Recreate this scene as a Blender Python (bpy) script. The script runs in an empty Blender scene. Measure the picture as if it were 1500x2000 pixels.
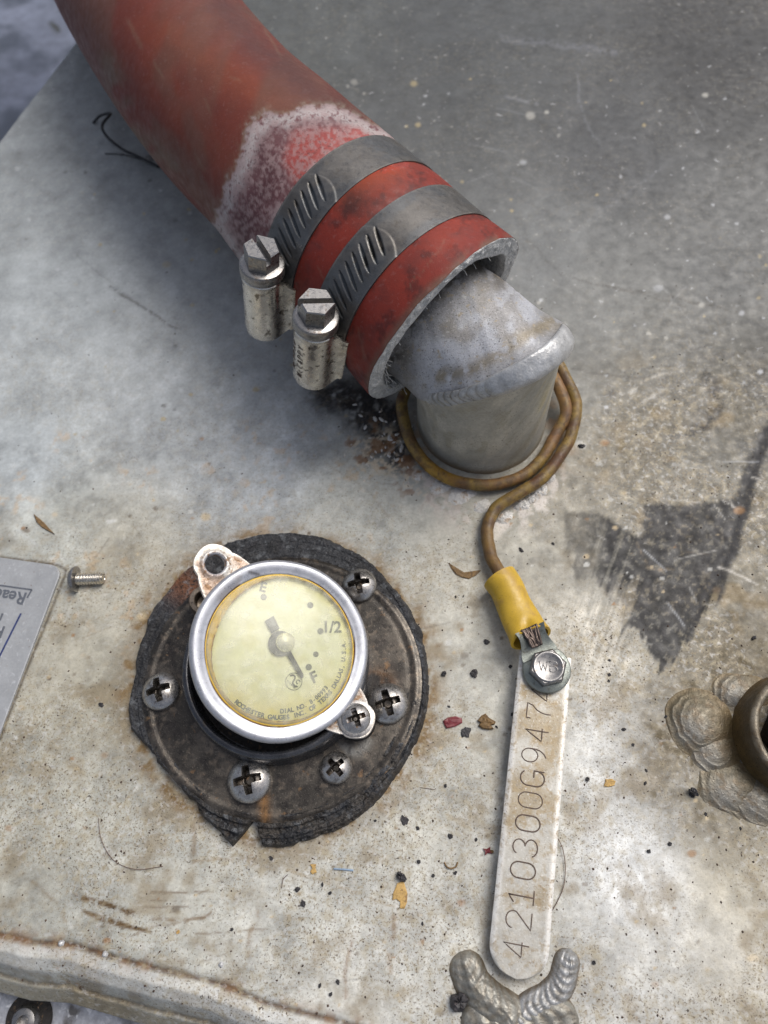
import bpy, math, random
import numpy as np
from mathutils import Matrix, Vector

scene = bpy.context.scene
COL = scene.collection
scene.unit_settings.scale_length = 0.01          # 1 unit = 1 cm
random.seed(4)
RNG = np.random.default_rng(7)

# ------------------------------------------------------------------ camera
F = 1480.0; H = 21.0                               # focal length in photo pixels, height above the plate in cm
dn = np.array([100., -660., -1480.]); dn /= np.linalg.norm(dn)
_Z = -dn
_Y = np.array([0., 1., 0.]) - _Z[1]*_Z; _Y /= np.linalg.norm(_Y)
_X = np.cross(_Y, _Z)
MC = np.array([_X, _Y, _Z]); CC = np.array([0., 0., H])
cd = bpy.data.cameras.new('camera'); cam = bpy.data.objects.new('camera', cd); COL.objects.link(cam)
m4 = Matrix([[MC[i][0], MC[i][1], MC[i][2], CC[i]] for i in range(3)] + [[0, 0, 0, 1]])
cam.matrix_world = m4
cd.sensor_fit = 'VERTICAL'; cd.sensor_height = 24.0; cd.lens = F/2000*24.0
cd.clip_start = 0.5; cd.clip_end = 2000
cd.dof.use_dof = True; cd.dof.focus_distance = 19.5; cd.dof.aperture_fstop = 0.095
scene.camera = cam

# ------------------------------------------------------------------ light
w = bpy.data.worlds.new('World'); scene.world = w; w.use_nodes = True
nt = w.node_tree; bg = nt.nodes['Background']
sky = nt.nodes.new('ShaderNodeTexSky'); sky.sky_type = 'NISHITA'; sky.sun_disc = False
SUN_AZ = math.radians(38); SUN_EL = math.radians(56)   # azimuth counter-clockwise from +x
sky.sun_elevation = SUN_EL; sky.sun_rotation = math.pi/2 - SUN_AZ
sky.dust_density = 4.0; sky.air_density = 0.7; sky.ozone_density = 1.0
hs = nt.nodes.new('ShaderNodeHueSaturation'); hs.inputs['Saturation'].default_value = .6
nt.links.new(sky.outputs[0], hs.inputs['Color']); nt.links.new(hs.outputs[0], bg.inputs[0]); bg.inputs[1].default_value = 0.12
sl = bpy.data.lights.new('sun', 'SUN'); sl.energy = 1.5; sl.angle = math.radians(34); sl.color = (1.0, 0.975, 0.93)
so = bpy.data.objects.new('sun', sl); COL.objects.link(so)
sd = Vector((math.cos(SUN_EL)*math.cos(SUN_AZ), math.cos(SUN_EL)*math.sin(SUN_AZ), math.sin(SUN_EL)))
so.rotation_euler = sd.to_track_quat('Z', 'Y').to_euler(); so.location = sd*60
vs = scene.view_settings; vs.view_transform = 'Standard'; vs.look = 'None'; vs.gamma = 1; vs.use_curve_mapping = False
vs.exposure = 0.30
scene.render.engine = 'CYCLES'

# ------------------------------------------------------------------ helpers
def A(*p): return np.array(p, float)
def nrm(v): v = np.array(v, float); return v/np.linalg.norm(v)
def pix(u, v, z=0.0):
    wd = MC @ np.array([(u-750)/F, -(v-1000)/F, -1.]); return CC + wd*(z-H)/wd[2]
def pixplane(u, v, P0, N):
    wd = MC @ np.array([(u-750)/F, -(v-1000)/F, -1.]); t = np.dot(P0-CC, N)/np.dot(wd, N); return CC+wd*t
def proj(P):
    q = (np.asarray(P, float)-CC) @ MC
    dz = np.minimum(q[..., 2], -0.5)
    return 750+F*q[..., 0]/-dz, 1000-F*q[..., 1]/-dz
def lin(c):
    c = np.array(c, float)/255.; return np.where(c <= .04045, c/12.92, ((c+.055)/1.055)**2.4)
def sm(a, b, x): t = np.clip((x-a)/(b-a), 0, 1); return t*t*(3-2*t)
_tab = np.random.default_rng(3).random((256, 256))
def vn(x, y, seed=0):
    x = np.asarray(x, float)+seed*17.31; y = np.asarray(y, float)+seed*9.77
    xi = np.floor(x).astype(int); yi = np.floor(y).astype(int); fx = x-xi; fy = y-yi
    fx = fx*fx*(3-2*fx); fy = fy*fy*(3-2*fy)
    g = lambda i, j: _tab[i & 255, j & 255]
    return (g(xi, yi)*(1-fx)+g(xi+1, yi)*fx)*(1-fy)+(g(xi, yi+1)*(1-fx)+g(xi+1, yi+1)*fx)*fy
def fbm(x, y, seed=0, oct=4, gain=.5):
    s = 0; a = 1; n = 0
    for o in range(oct):
        s = s+a*vn(np.asarray(x)*2**o, np.asarray(y)*2**o, seed+o*3); n += a; a *= gain
    return s/n
def dline(u, v, pts):
    best = np.full(np.shape(u), 1e9)
    for (x0, y0), (x1, y1) in zip(pts[:-1], pts[1:]):
        dx, dy = x1-x0, y1-y0; L = dx*dx+dy*dy+1e-9
        t = np.clip(((u-x0)*dx+(v-y0)*dy)/L, 0, 1)
        best = np.minimum(best, np.hypot(u-x0-t*dx, v-y0-t*dy))
    return best
def sdpoly(u, v, pts):            # negative inside
    d = dline(u, v, pts+[pts[0]]); ins = np.zeros(np.shape(u), bool)
    n = len(pts)
    for i in range(n):
        x0, y0 = pts[i]; x1, y1 = pts[(i+1) % n]
        if y0 == y1: continue
        c = ((y0 > v) != (y1 > v)) & (u < (x1-x0)*(v-y0)/(y1-y0)+x0); ins ^= c
    return np.where(ins, -d, d)
def mix(c, col, m): m = np.clip(m, 0, 1)[..., None]; return c*(1-m)+np.array(col)*m

ORIG = {}
def obj(name, V, Fc, mat, parent=None, col=None, mask=None, smooth=True, loc=None, autosmooth=None):
    V = np.asarray(V, float).reshape(-1, 3)
    if parent is not None: o0 = ORIG[parent.name]
    elif loc is not None: o0 = np.array(loc, float)
    else: o0 = np.array([(V[:, 0].min()+V[:, 0].max())/2, (V[:, 1].min()+V[:, 1].max())/2, V[:, 2].min()])
    me = bpy.data.meshes.new(name)
    if isinstance(Fc, np.ndarray):
        n = len(Fc); k = Fc.shape[1]
        me.vertices.add(len(V)); me.vertices.foreach_set('co', (V-o0).ravel())
        me.loops.add(n*k); me.loops.foreach_set('vertex_index', Fc.ravel().astype(np.int32))
        me.polygons.add(n); me.polygons.foreach_set('loop_start', np.arange(0, n*k, k, dtype=np.int32))
        me.polygons.foreach_set('loop_total', np.full(n, k, dtype=np.int32))
        me.update(calc_edges=True); me.validate()
    else:
        me.from_pydata([tuple(p) for p in (V-o0)], [], [list(f) for f in Fc]); me.validate()
    if smooth:
        me.polygons.foreach_set('use_smooth', [True]*len(me.polygons))
    if col is not None:
        a = me.color_attributes.new('Col', 'FLOAT_COLOR', 'POINT')
        c = np.ones((len(V), 4)); c[:, :3] = np.asarray(col).reshape(-1, 3); a.data.foreach_set('color', c.ravel())
    if mask is not None:
        a = me.color_attributes.new('Msk', 'FLOAT_COLOR', 'POINT')
        c = np.ones((len(V), 4)); c[:, :3] = np.asarray(mask).reshape(-1, 3); a.data.foreach_set('color', c.ravel())
    me.materials.append(mat)
    o = bpy.data.objects.new(name, me); COL.objects.link(o)
    if parent is not None: o.parent = parent
    else: o.location = o0
    ORIG[o.name] = o0
    if autosmooth:
        try: me.set_sharp_from_angle(angle=math.radians(autosmooth))
        except Exception: pass
    return o
def tag(o, label=None, cat=None, group=None, kind=None):
    if label: o['label'] = label
    if cat: o['category'] = cat
    if group: o['group'] = group
    if kind: o['kind'] = kind
    return o
def thing(name, label, cat, loc, group=None):
    o = bpy.data.objects.new(name, None); COL.objects.link(o); o.location = tuple(loc); o.empty_display_size = .5
    ORIG[o.name] = np.array(loc, float); return tag(o, label, cat, group)
def gridF(nu, nv, wrap=False):    # vertices index i*nv + j ; wrap along i
    I = np.arange(nu if wrap else nu-1); J = np.arange(nv-1)
    i, j = np.meshgrid(I, J, indexing='ij'); i2 = (i+1) % nu
    return np.stack([i*nv+j, i2*nv+j, i2*nv+j+1, i*nv+j+1], -1).reshape(-1, 4)
def frame(N, ref=(0, 1, 0)):
    N = nrm(N); x = nrm(np.cross(ref, N)); y = np.cross(N, x); return x, y, N
def lathe(C, N, prof, n=96, ref=(0, 1, 0), rfun=None):
    """profile [(r,h)...] outside-in gives outward normals; returns V, F and (ang, k)"""
    x, y, N = frame(N, ref); a = np.linspace(0, 2*np.pi, n, endpoint=False)
    V = np.zeros((n, len(prof), 3))
    for k, (r, h) in enumerate(prof):
        rr = r if rfun is None else r*rfun(a)
        V[:, k] = C+np.outer(np.cos(a)*rr, x)+np.outer(np.sin(a)*rr, y)+N*h
    return V.reshape(-1, 3), gridF(n, len(prof), True)
def joinm(parts):
    V = []; Fs = []; o = 0
    for v, f in parts:
        v = np.asarray(v).reshape(-1, 3); V.append(v)
        Fs += [[int(i)+o for i in ff] for ff in f]; o += len(v)
    return np.vstack(V), Fs
def catmull(P, n=12):
    P = [np.array(p, float) for p in P]; P = [2*P[0]-P[1]]+P+[2*P[-1]-P[-2]]; out = []
    for i in range(1, len(P)-2):
        for t in np.linspace(0, 1, n, endpoint=False):
            a, b, c, d = P[i-1:i+3]
            out.append(.5*((2*b)+(-a+c)*t+(2*a-5*b+4*c-d)*t*t+(-a+3*b-3*c+d)*t**3))
    out.append(P[-2]); return np.array(out)
def sweep(path, r, n=20, ref=(0, 0, 1), caps=True, sx=1.0, sy=1.0):
    path = np.array(path); T = np.gradient(path, axis=0); T /= np.linalg.norm(T, axis=1)[:, None]
    r = np.broadcast_to(r, (len(path),)); a = np.linspace(0, 2*np.pi, n, endpoint=False)
    X = nrm(np.cross(T[0], ref) if abs(np.dot(T[0], ref)) < .98 else np.cross(T[0], (1, 0, 0)))
    V = []
    for p, t, rr in zip(path, T, r):
        X = nrm(X-np.dot(X, t)*t); Yv = np.cross(X, t)
        V.append(p+rr*(np.outer(np.cos(a)*sx, X)+np.outer(np.sin(a)*sy, Yv)))
    V = np.array(V); m = len(path)
    Fq = [list(q) for q in gridF(m, n)]
    for i in range(m-1): Fq.append([i*n+n-1, (i+1)*n+n-1, (i+1)*n, i*n])
    if caps: Fq.append(list(range(n))); Fq.append([ (m-1)*n+k for k in range(n)][::-1])
    return V.reshape(-1, 3), Fq
def prism(pts, z0, z1, C=None, x=A(1, 0, 0), y=A(0, 1, 0), N=A(0, 0, 1), bev=0.0):
    """polygon (list of 2-D pts) extruded along N with a small chamfer on top"""
    pts = np.array(pts, float); n = len(pts); C = A(0, 0, 0) if C is None else C
    c = pts.mean(0)
    def ring(s, z): q = c+(pts-c)*s; return C+np.outer(q[:, 0], x)+np.outer(q[:, 1], y)+N*z
    size = np.abs(pts-c).max()+1e-9
    rings = [ring(1, z0), ring(1, z1-bev)]
    if bev > 0: rings.append(ring(1-bev/size, z1))
    V = np.vstack(rings); Fs = []
    for k in range(len(rings)-1):
        for i in range(n): j = (i+1) % n; Fs.append([k*n+i, k*n+j, (k+1)*n+j, (k+1)*n+i])
    Fs.append([(len(rings)-1)*n+i for i in range(n)]); Fs.append([i for i in range(n)][::-1])
    return V, Fs

# ------------------------------------------------------------------ materials
def material(name, base=None, rough=.5, metal=0., var=.25, vscale=2.5, layers=(), bump=.15, bscale=25, bdist=.02, rvar=.15, spec=.5, stretch=None, coat=0):
    """base None reads the painted 'Col' attribute; layers = (colour, scale, lo, hi, strength, maskchannel)"""
    m = bpy.data.materials.new(name); m.use_nodes = True; N = m.node_tree.nodes; L = m.node_tree.links
    b = N['Principled BSDF']; tc = N.new('ShaderNodeTexCoord'); vec = tc.outputs['Object']
    if stretch:
        mp = N.new('ShaderNodeMapping'); mp.inputs['Scale'].default_value = stretch; L.new(vec, mp.inputs[0]); vec = mp.outputs[0]
    def noise(sc, det=4, dist=0.):
        n = N.new('ShaderNodeTexNoise'); n.inputs['Scale'].default_value = sc; n.inputs['Detail'].default_value = det
        n.inputs['Distortion'].default_value = dist; L.new(vec, n.inputs['Vector']); return n.outputs['Fac']
    if base is None:
        at = N.new('ShaderNodeAttribute'); at.attribute_name = 'Col'; c = at.outputs['Color']
    else:
        rg = N.new('ShaderNodeRGB'); rg.outputs[0].default_value = (*base, 1); c = rg.outputs[0]
    def mul(c, fac, amt):
        mr = N.new('ShaderNodeMapRange'); mr.inputs['From Min'].default_value = .3; mr.inputs['From Max'].default_value = .7
        mr.inputs['To Min'].default_value = 1-amt; mr.inputs['To Max'].default_value = 1+amt*.8; L.new(fac, mr.inputs['Value'])
        mx = N.new('ShaderNodeVectorMath'); mx.operation = 'SCALE'; L.new(c, mx.inputs[0]); L.new(mr.outputs[0], mx.inputs['Scale']); return mx.outputs[0]
    if var: c = mul(c, noise(vscale, 6), var); c = mul(c, noise(vscale*9, 3), var*.6)
    msk = None
    for (col, sc, lo, hi, st, ch) in layers:
        f = noise(sc, 5, .4)
        mr = N.new('ShaderNodeMapRange'); mr.inputs['From Min'].default_value = lo; mr.inputs['From Max'].default_value = hi
        mr.inputs['To Min'].default_value = 0; mr.inputs['To Max'].default_value = st; L.new(f, mr.inputs['Value']); fac = mr.outputs[0]
        if ch is not None:
            if msk is None:
                am = N.new('ShaderNodeAttribute'); am.attribute_name = 'Msk'
                sp = N.new('ShaderNodeSeparateColor'); L.new(am.outputs['Color'], sp.inputs[0]); msk = sp
            mm = N.new('ShaderNodeMath'); mm.operation = 'MULTIPLY'; L.new(fac, mm.inputs[0]); L.new(msk.outputs[ch], mm.inputs[1]); fac = mm.outputs[0]
        mx = N.new('ShaderNodeMix'); mx.data_type = 'RGBA'; L.new(fac, mx.inputs['Factor']); L.new(c, mx.inputs['A']); mx.inputs['B'].default_value = (*col, 1)
        c = mx.outputs['Result']
    L.new(c, b.inputs['Base Color'])
    if rvar:
        mr = N.new('ShaderNodeMapRange'); mr.inputs['From Min'].default_value = .3; mr.inputs['From Max'].default_value = .7
        mr.inputs['To Min'].default_value = max(0, rough-rvar); mr.inputs['To Max'].default_value = min(1, rough+rvar)
        L.new(noise(vscale*2.3, 5), mr.inputs['Value']); L.new(mr.outputs[0], b.inputs['Roughness'])
    else: b.inputs['Roughness'].default_value = rough
    b.inputs['Metallic'].default_value = metal
    b.inputs['Specular IOR Level'].default_value = spec
    if coat: b.inputs['Coat Weight'].default_value = coat
    if bump:
        bp = N.new('ShaderNodeBump'); bp.inputs['Strength'].default_value = bump; bp.inputs['Distance'].default_value = bdist
        L.new(noise(bscale, 6), bp.inputs['Height']); L.new(bp.outputs[0], b.inputs['Normal'])
    return m

BR = (.16, .10, .05); DK = (.02, .018, .016)
M_plate = material('painted_aluminium_plate', None, .56, .12, .14, 1.3, layers=[
    ((.38, .325, .215), 4.0, .50, .66, .5, 0), ((.27, .22, .14), 13, .54, .62, .5, 0), ((.12, .09, .055), 21, .59, .65, .75, 0), ((.05, .035, .025), 12, .665, .69, .9, 0), ((.68, .68, .67), 7, .54, .68, .28, 0),
    ((.10, .07, .045), 30, .63, .70, .75, 0), ((.04, .035, .03), 9, .715, .745, .8, 1), ((.6, .62, .65), 4, .66, .74, .35, 2)], bump=.45, bscale=26, bdist=.010, rvar=.16)
M_ground = material('far_ground', (.17, .19, .25), .6, 0, .3, .16, layers=[((.04, .05, .07), .20, .50, .62, .75, None), ((.03, .03, .02), .35, .64, .70, .8, None)], bump=.3, bscale=.5, bdist=.3)
M_hose = material('red_silicone_hose', None, .55, 0, .10, 1.6, layers=[((.07, .022, .02), 2.2, .50, .75, .45, 0), ((.42, .30, .29), 9, .58, .72, .30, 1), ((.05, .02, .02), 14, .58, .66, .6, 2)], bump=.3, bscale=30, bdist=.015, rvar=.14, spec=.35)
M_fibre = material('frayed_grey_fibre', (.62, .62, .60), .95, 0, .25, 8, layers=[((.78, .78, .76), 22, .52, .64, .8, None), ((.08, .08, .08), 26, .60, .70, .8, None)], bump=1.0, bscale=26, bdist=.08)
M_dark = material('inside_dark_rubber', (.012, .011, .010), .9, 0, .2, 4)
M_band = material('dull_steel_band', None, .42, .75, .14, 3.0, layers=[((.09, .075, .06), 5, .56, .70, .5, None), ((.5, .5, .48), 34, .70, .75, .6, None)], bump=.25, bscale=45, bdist=.01)
M_hous = material('stained_stainless_housing', (.66, .63, .57), .27, .95, .10, 2.5, layers=[((.07, .055, .04), 5.5, .60, .66, .8, None), ((.36, .30, .22), 2.2, .50, .70, .4, None)], bump=.12, bscale=30, bdist=.01)
M_steel = material('grey_steel', (.30, .29, .28), .34, .9, .14, 6, layers=[((.16, .10, .06), 6, .58, .70, .5, None)], bump=.2, bscale=40, bdist=.008)
M_dome = material('screw_steel', None, .30, .9, .2, 7, layers=[((.10, .07, .05), 9, .55, .68, .6, None)], bump=.3, bscale=34, bdist=.008)
M_alu = material('oxidised_aluminium_pipe', None, .56, .25, .16, 1.5, layers=[((.10, .085, .065), 22, .585, .66, .6, 0), ((.62, .61, .58), 13, .58, .70, .4, 1), ((.36, .28, .15), 5, .61, .69, .55, 1), ((.03, .03, .03), 17, .64, .68, .7, 1)], bump=.55, bscale=26, bdist=.02, rvar=.12)
M_weld = material('aluminium_weld_bead', None, .40, .4, .22, 3, layers=[((.12, .10, .065), 5, .54, .66, .7, 0), ((.05, .04, .03), 16, .62, .68, .7, 0)], bump=.5, bscale=16, bdist=.03)
M_wire = material('rusty_yellow_insulation', None, .55, 0, .2, 3, layers=[((.075, .045, .025), 4.0, .44, .60, .8, 0), ((.035, .02, .015), 7, .60, .66, .7, 0), ((.42, .25, .13), 30, .62, .7, .5, 0)], bump=.5, bscale=22, bdist=.02)
M_crimp = material('yellow_vinyl_sleeve', (.52, .33, .03), .42, 0, .10, 3, layers=[((.33, .19, .05), 2.4, .52, .70, .6, None), ((.2, .11, .03), 20, .64, .70, .5, None)], bump=.15, bscale=14, bdist=.02)
M_zinc = material('dull_zinc_lug', (.27, .29, .26), .45, .7, .18, 5, layers=[((.10, .085, .06), 8, .56, .68, .6, None)], bump=.3, bscale=30)
M_strand = material('tarnished_wire_strands', (.13, .10, .085), .4, .8, .3, 10)
M_tab = material('stained_white_tab', None, .42, .35, .08, 2, layers=[((.34, .26, .15), 6.5, .50, .62, .62, 0), ((.22, .15, .08), 20, .58, .66, .6, 0), ((.72, .71, .68), 16, .60, .70, .5, None)], bump=.35, bscale=24, bdist=.012)
M_engr = material('engraving_groove', (.12, .085, .065), .8, 0, .2, 10, bump=0)
M_flange = material('tarnished_bronze_flange', None, .34, .6, .22, 2.5, layers=[((.20, .16, .12), 5, .55, .68, .5, None), ((.30, .27, .23), 30, .60, .70, .5, None), ((.025, .022, .02), 7, .55, .66, .6, None), ((.32, .18, .08), 4, .66, .72, .5, None)], bump=.4, bscale=30, bdist=.015)
M_gask = material('perished_black_gasket', None, .6, 0, .3, 4, layers=[((.16, .17, .18), 5, .56, .70, .55, None), ((.10, .07, .05), 9, .60, .68, .4, 0), ((.005, .005, .005), 14, .58, .62, .9, None)], bump=1.0, bscale=14, bdist=.07)
M_bez = material('brushed_aluminium_bezel', None, .36, .6, .10, 2, layers=[((.22, .17, .11), 4.0, .55, .68, .6, 0), ((.10, .08, .06), 26, .66, .70, .7, None)], bump=.1, bscale=40, bdist=.008)
M_cup = material('dark_cup', (.10, .10, .105), .24, .7, .25, 4, layers=[((.12, .09, .06), 5, .60, .70, .5, None)], bump=.25, bscale=26, bdist=.01)
M_black = material('grimy_black', (.015, .012, .010), .7, 0, .3, 6, layers=[((.13, .08, .04), 9, .60, .66, .6, None)], bump=.6, bscale=15, bdist=.03)
M_lug = material('rusty_white_lug', None, .45, .35, .10, 4, layers=[((.26, .14, .06), 6, .52, .60, .85, 0), ((.10, .06, .035), 22, .58, .66, .8, 0)], bump=.6, bscale=20, bdist=.03)
M_dial = material('cream_dial_face', None, .7, 0, .05, 2, layers=[((.50, .48, .33), 9, .62, .72, .35, None)], bump=0)
M_ink = material('faded_black_ink', (.13, .14, .12), .8, 0, .5, 7, bump=0)
M_needle = material('dark_needle', (.04, .045, .05), .6, 0, .25, 8, bump=.1)
M_cone = material('satin_brass_hub', (.66, .64, .50), .3, .9, .03, 4, bump=0)
M_seal = material('yellowed_lens_seal', None, .45, 0, .1, 5, bump=.2)
M_label = material('bare_metal_label', None, .55, .15, .10, 2, layers=[((.30, .28, .25), 12, .60, .70, .4, None), ((.62, .63, .66), 7, .60, .72, .4, None), ((.15, .08, .04), 10, .70, .73, .8, None)], bump=.15, bscale=20, bdist=.01)
M_lab_ink = material('label_ink', (.10, .11, .13), .6, 0, .2, 20, bump=0)
M_lab_blue = material('label_blue_line', (.02, .035, .13), .6, 0, .3, 9, bump=0)
M_caulk = material('white_corrosion_crust', (.62, .60, .56), .9, 0, .2, 6, layers=[((.36, .24, .13), 6, .55, .66, .7, None)], bump=.8, bscale=16, bdist=.05)
M_flake = material('black_flake', (.03, .028, .03), .6, 0, .4, 8, layers=[((.12, .10, .10), 14, .55, .66, .6, None)], bump=.6, bscale=20, bdist=.03)
M_red = material('dark_red_chip', (.17, .025, .03), .45, 0, .2, 6, bump=.3, bscale=14)
M_leaf = material('dry_brown_leaf', (.19, .115, .045), .7, 0, .3, 5, layers=[((.07, .04, .02), 8, .55, .64, .6, None)], bump=.6, bscale=12, bdist=.03)
M_ochre = material('ochre_flake', (.50, .32, .11), .7, 0, .25, 6, layers=[((.16, .09, .04), 9, .58, .66, .7, None)], bump=.6, bscale=12, bdist=.03)
M_hair = material('dark_hair', (.12, .07, .05), .5, 0, .1, 5, bump=0)
M_blackw = material('black_wire', (.012, .012, .014), .5, 0, .1, 5, bump=0)
M_grit = material('mixed_grit', (.07, .045, .03), .8, 0, .5, 1.7, bump=0)
M_boss = material('grimy_pipe_boss', None, .42, .35, .25, 3, layers=[((.10, .065, .03), 5, .50, .64, .7, 0), ((.02, .015, .01), 20, .60, .67, .7, 0)], bump=.5, bscale=22, bdist=.02)

def lens_material():
    m = bpy.data.materials.new('yellowed_lens'); m.use_nodes = True; N = m.node_tree.nodes; L = m.node_tree.links
    N.clear(); out = N.new('ShaderNodeOutputMaterial')
    tr = N.new('ShaderNodeBsdfTransparent'); tr.inputs[0].default_value = (.96, .965, .87, 1)
    df = N.new('ShaderNodeBsdfDiffuse'); df.inputs[0].default_value = (.80, .79, .66, 1)
    gl = N.new('ShaderNodeBsdfGlossy'); gl.inputs['Roughness'].default_value = .19
    tc = N.new('ShaderNodeTexCoord'); n = N.new('ShaderNodeTexNoise'); n.inputs['Scale'].default_value = 3; n.inputs['Detail'].default_value = 5
    L.new(tc.outputs['Object'], n.inputs['Vector'])
    mr = N.new('ShaderNodeMapRange'); mr.inputs['From Min'].default_value = .35; mr.inputs['From Max'].default_value = .7
    mr.inputs['To Min'].default_value = .12; mr.inputs['To Max'].default_value = .38; L.new(n.outputs['Fac'], mr.inputs['Value'])
    m1 = N.new('ShaderNodeMixShader'); L.new(mr.outputs[0], m1.inputs[0]); L.new(tr.outputs[0], m1.inputs[1]); L.new(df.outputs[0], m1.inputs[2])
    fr = N.new('ShaderNodeFresnel'); fr.inputs[0].default_value = 1.45
    m2 = N.new('ShaderNodeMixShader'); L.new(fr.outputs[0], m2.inputs[0]); L.new(m1.outputs[0], m2.inputs[1]); L.new(gl.outputs[0], m2.inputs[2])
    L.new(m2.outputs[0], out.inputs[0]); return m
M_lens = lens_material()

# ------------------------------------------------------------------ the metal plate
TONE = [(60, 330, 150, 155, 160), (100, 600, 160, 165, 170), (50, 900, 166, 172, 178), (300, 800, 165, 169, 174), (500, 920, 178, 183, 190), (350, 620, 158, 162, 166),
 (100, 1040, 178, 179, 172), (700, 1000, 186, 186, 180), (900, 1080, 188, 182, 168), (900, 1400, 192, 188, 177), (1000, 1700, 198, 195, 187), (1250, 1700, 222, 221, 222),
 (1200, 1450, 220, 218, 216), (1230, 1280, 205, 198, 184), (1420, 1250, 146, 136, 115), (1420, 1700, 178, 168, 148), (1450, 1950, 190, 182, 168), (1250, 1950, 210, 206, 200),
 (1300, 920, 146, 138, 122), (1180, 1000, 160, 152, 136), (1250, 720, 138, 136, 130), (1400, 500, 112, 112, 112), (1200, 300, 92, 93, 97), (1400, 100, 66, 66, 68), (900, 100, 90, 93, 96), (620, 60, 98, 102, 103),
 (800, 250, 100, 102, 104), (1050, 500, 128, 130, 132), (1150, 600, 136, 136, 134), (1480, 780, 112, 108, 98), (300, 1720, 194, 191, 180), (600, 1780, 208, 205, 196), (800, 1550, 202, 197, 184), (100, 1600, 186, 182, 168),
 (180, 1330, 180, 172, 152), (230, 1100, 182, 174, 156), (700, 1900, 208, 204, 196), (200, 1880, 178, 177, 168)]  # plate tones; the dark upper ones also hold shade from unseen surroundings
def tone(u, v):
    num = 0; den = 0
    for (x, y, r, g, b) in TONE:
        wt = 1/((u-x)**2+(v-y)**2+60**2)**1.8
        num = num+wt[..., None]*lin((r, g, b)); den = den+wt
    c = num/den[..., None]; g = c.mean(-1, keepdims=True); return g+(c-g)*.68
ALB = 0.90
xs = np.concatenate([np.arange(-45, -22, 1.0), np.arange(-22, 17, .046), np.arange(17, 45, 1.0)])
ys = [-7.0]
while ys[-1] < 40: ys.append(ys[-1]+.036+.0011*max(0, ys[-1]+4))
ys = np.array([-30, -22, -14, -10, -8]+ys+[44, 50, 60, 75])
GX, GY = np.meshgrid(xs, ys, indexing='ij'); GZ = np.zeros_like(GX)
U, V_ = proj(np.stack([GX, GY, GZ], -1))
behind = (GY < -8)
def wl(pts, z=0): return [tuple(pix(a, b, z)[:2]) for a, b in pts]
# bottom-left rolled edge
CREASE = wl([(0, 1825), (60, 1840), (140, 1845), (215, 1866), (300, 1890), (420, 1918), (520, 1960), (640, 1990), (800, 2036), (960, 2085)])
c0, c1 = np.array(CREASE[0]), np.array(CREASE[-1]); dirc = nrm(c1-c0); CR = [tuple(c0-dirc*40)]+CREASE+[tuple(c1+dirc*60)]
s_al = (GX-c0[0])*dirc[0]+(GY-c0[1])*dirc[1]
nc = A(dirc[1], -dirc[0])            # points to lower side
crx = np.array([(np.dot(np.array(p)-c0, dirc), np.dot(np.array(p)-c0, nc)) for p in CR])
dcr = (GX-c0[0])*nc[0]+(GY-c0[1])*nc[1]-np.interp(s_al, crx[:, 0], crx[:, 1])
# top-left edge
e0, e1 = pix(0, 278)[:2], pix(157, 70)[:2]; de = nrm(e1-e0); ne = A(-de[1], de[0])
dte = (GX-e0[0])*ne[0]+(GY-e0[1])*ne[1]
lowf = fbm(GX*.35, GY*.35, 5)-.5
GZ = GZ+.10*lowf+.022*(fbm(GX*1.6, GY*1.6, 8)-.5)
# shallow dents and the fold on the right
GZ -= .05*np.exp(-(dline(U, V_, [(1500, 815), (1462, 930), (1400, 1130), (1330, 1240)])/14)**2)*(U > 1200)
# beads of corrosion bubbling
prof_d = np.array([-.12, 0, .08, .32, .62, .86, .97, 1.04, 1.2, 1.45, 1.5])
prof_z = np.array([0, -.05, .03, .05, -.16, -.55, -.72, -.66, -.85, -1.15, -3.0])
nl = fbm(s_al*1.1, dcr*1.0, 12)-.5
zz = np.interp(np.clip(dcr+nl*.1, -.12, 1.45), prof_d, prof_z)
m_b = dcr > -.12
GZ = np.where(m_b, zz+.03*nl*(dcr > 0), GZ)
over = np.clip(dcr-1.45, 0, None)
PX = GX-over*nc[0]; PY = GY-over*nc[1]; GZ = GZ-np.minimum(over, 4.0)
ov2 = np.clip(dte, 0, None); PX = PX-ov2*ne[0]; PY = PY-ov2*ne[1]; GZ = GZ-np.minimum(ov2*1.2, 3.0)
# --- paint
wx = GX+.25*(fbm(GX*1.3, GY*1.3, 21)-.5); wy = GY+.25*(fbm(GX*1.3, GY*1.3, 22)-.5)
du = 26*(fbm(GX*1.7, GY*1.7, 31)-.5)+12*(fbm(GX*7, GY*7, 35)-.5); dv = 26*(fbm(GX*1.7, GY*1.7, 33)-.5)+12*(fbm(GX*7, GY*7, 36)-.5)
Uc = np.clip(U, -300, 1800); Vc = np.clip(V_, -300, 2300)
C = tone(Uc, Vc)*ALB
C = C*(1-.27*(1-sm(250, 780, V_))*sm(-200, 1100, U+.4*V_))[..., None]*(1+.30*np.exp(-(((U-230)/330)**2+((V_-640)/330)**2)))[..., None]  # shade over the upper plate and a bright left sheen multiplied into the colour
n1 = fbm(GX*.9, GY*.9, 40, 5); n2 = fbm(GX*3.5, GY*3.5, 44, 4); n3 = fbm(GX*9, GY*9, 48, 3)
nf = .55+.45*sm(600, 1000, V_)
C = C*(1+nf*(.80*(n1-.5)+.45*(n2-.5)+.36*(n3-.5)))[..., None]*A(.985, 1.0, .965)
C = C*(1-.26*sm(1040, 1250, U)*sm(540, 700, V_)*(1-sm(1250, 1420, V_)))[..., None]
dirty = sm(900, 1250, V_)                                    # lower half carries the salt and rust spotting
right = sm(1000, 1250, U)*sm(650, 800, V_)
tan = lin((132, 112, 74))
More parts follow.
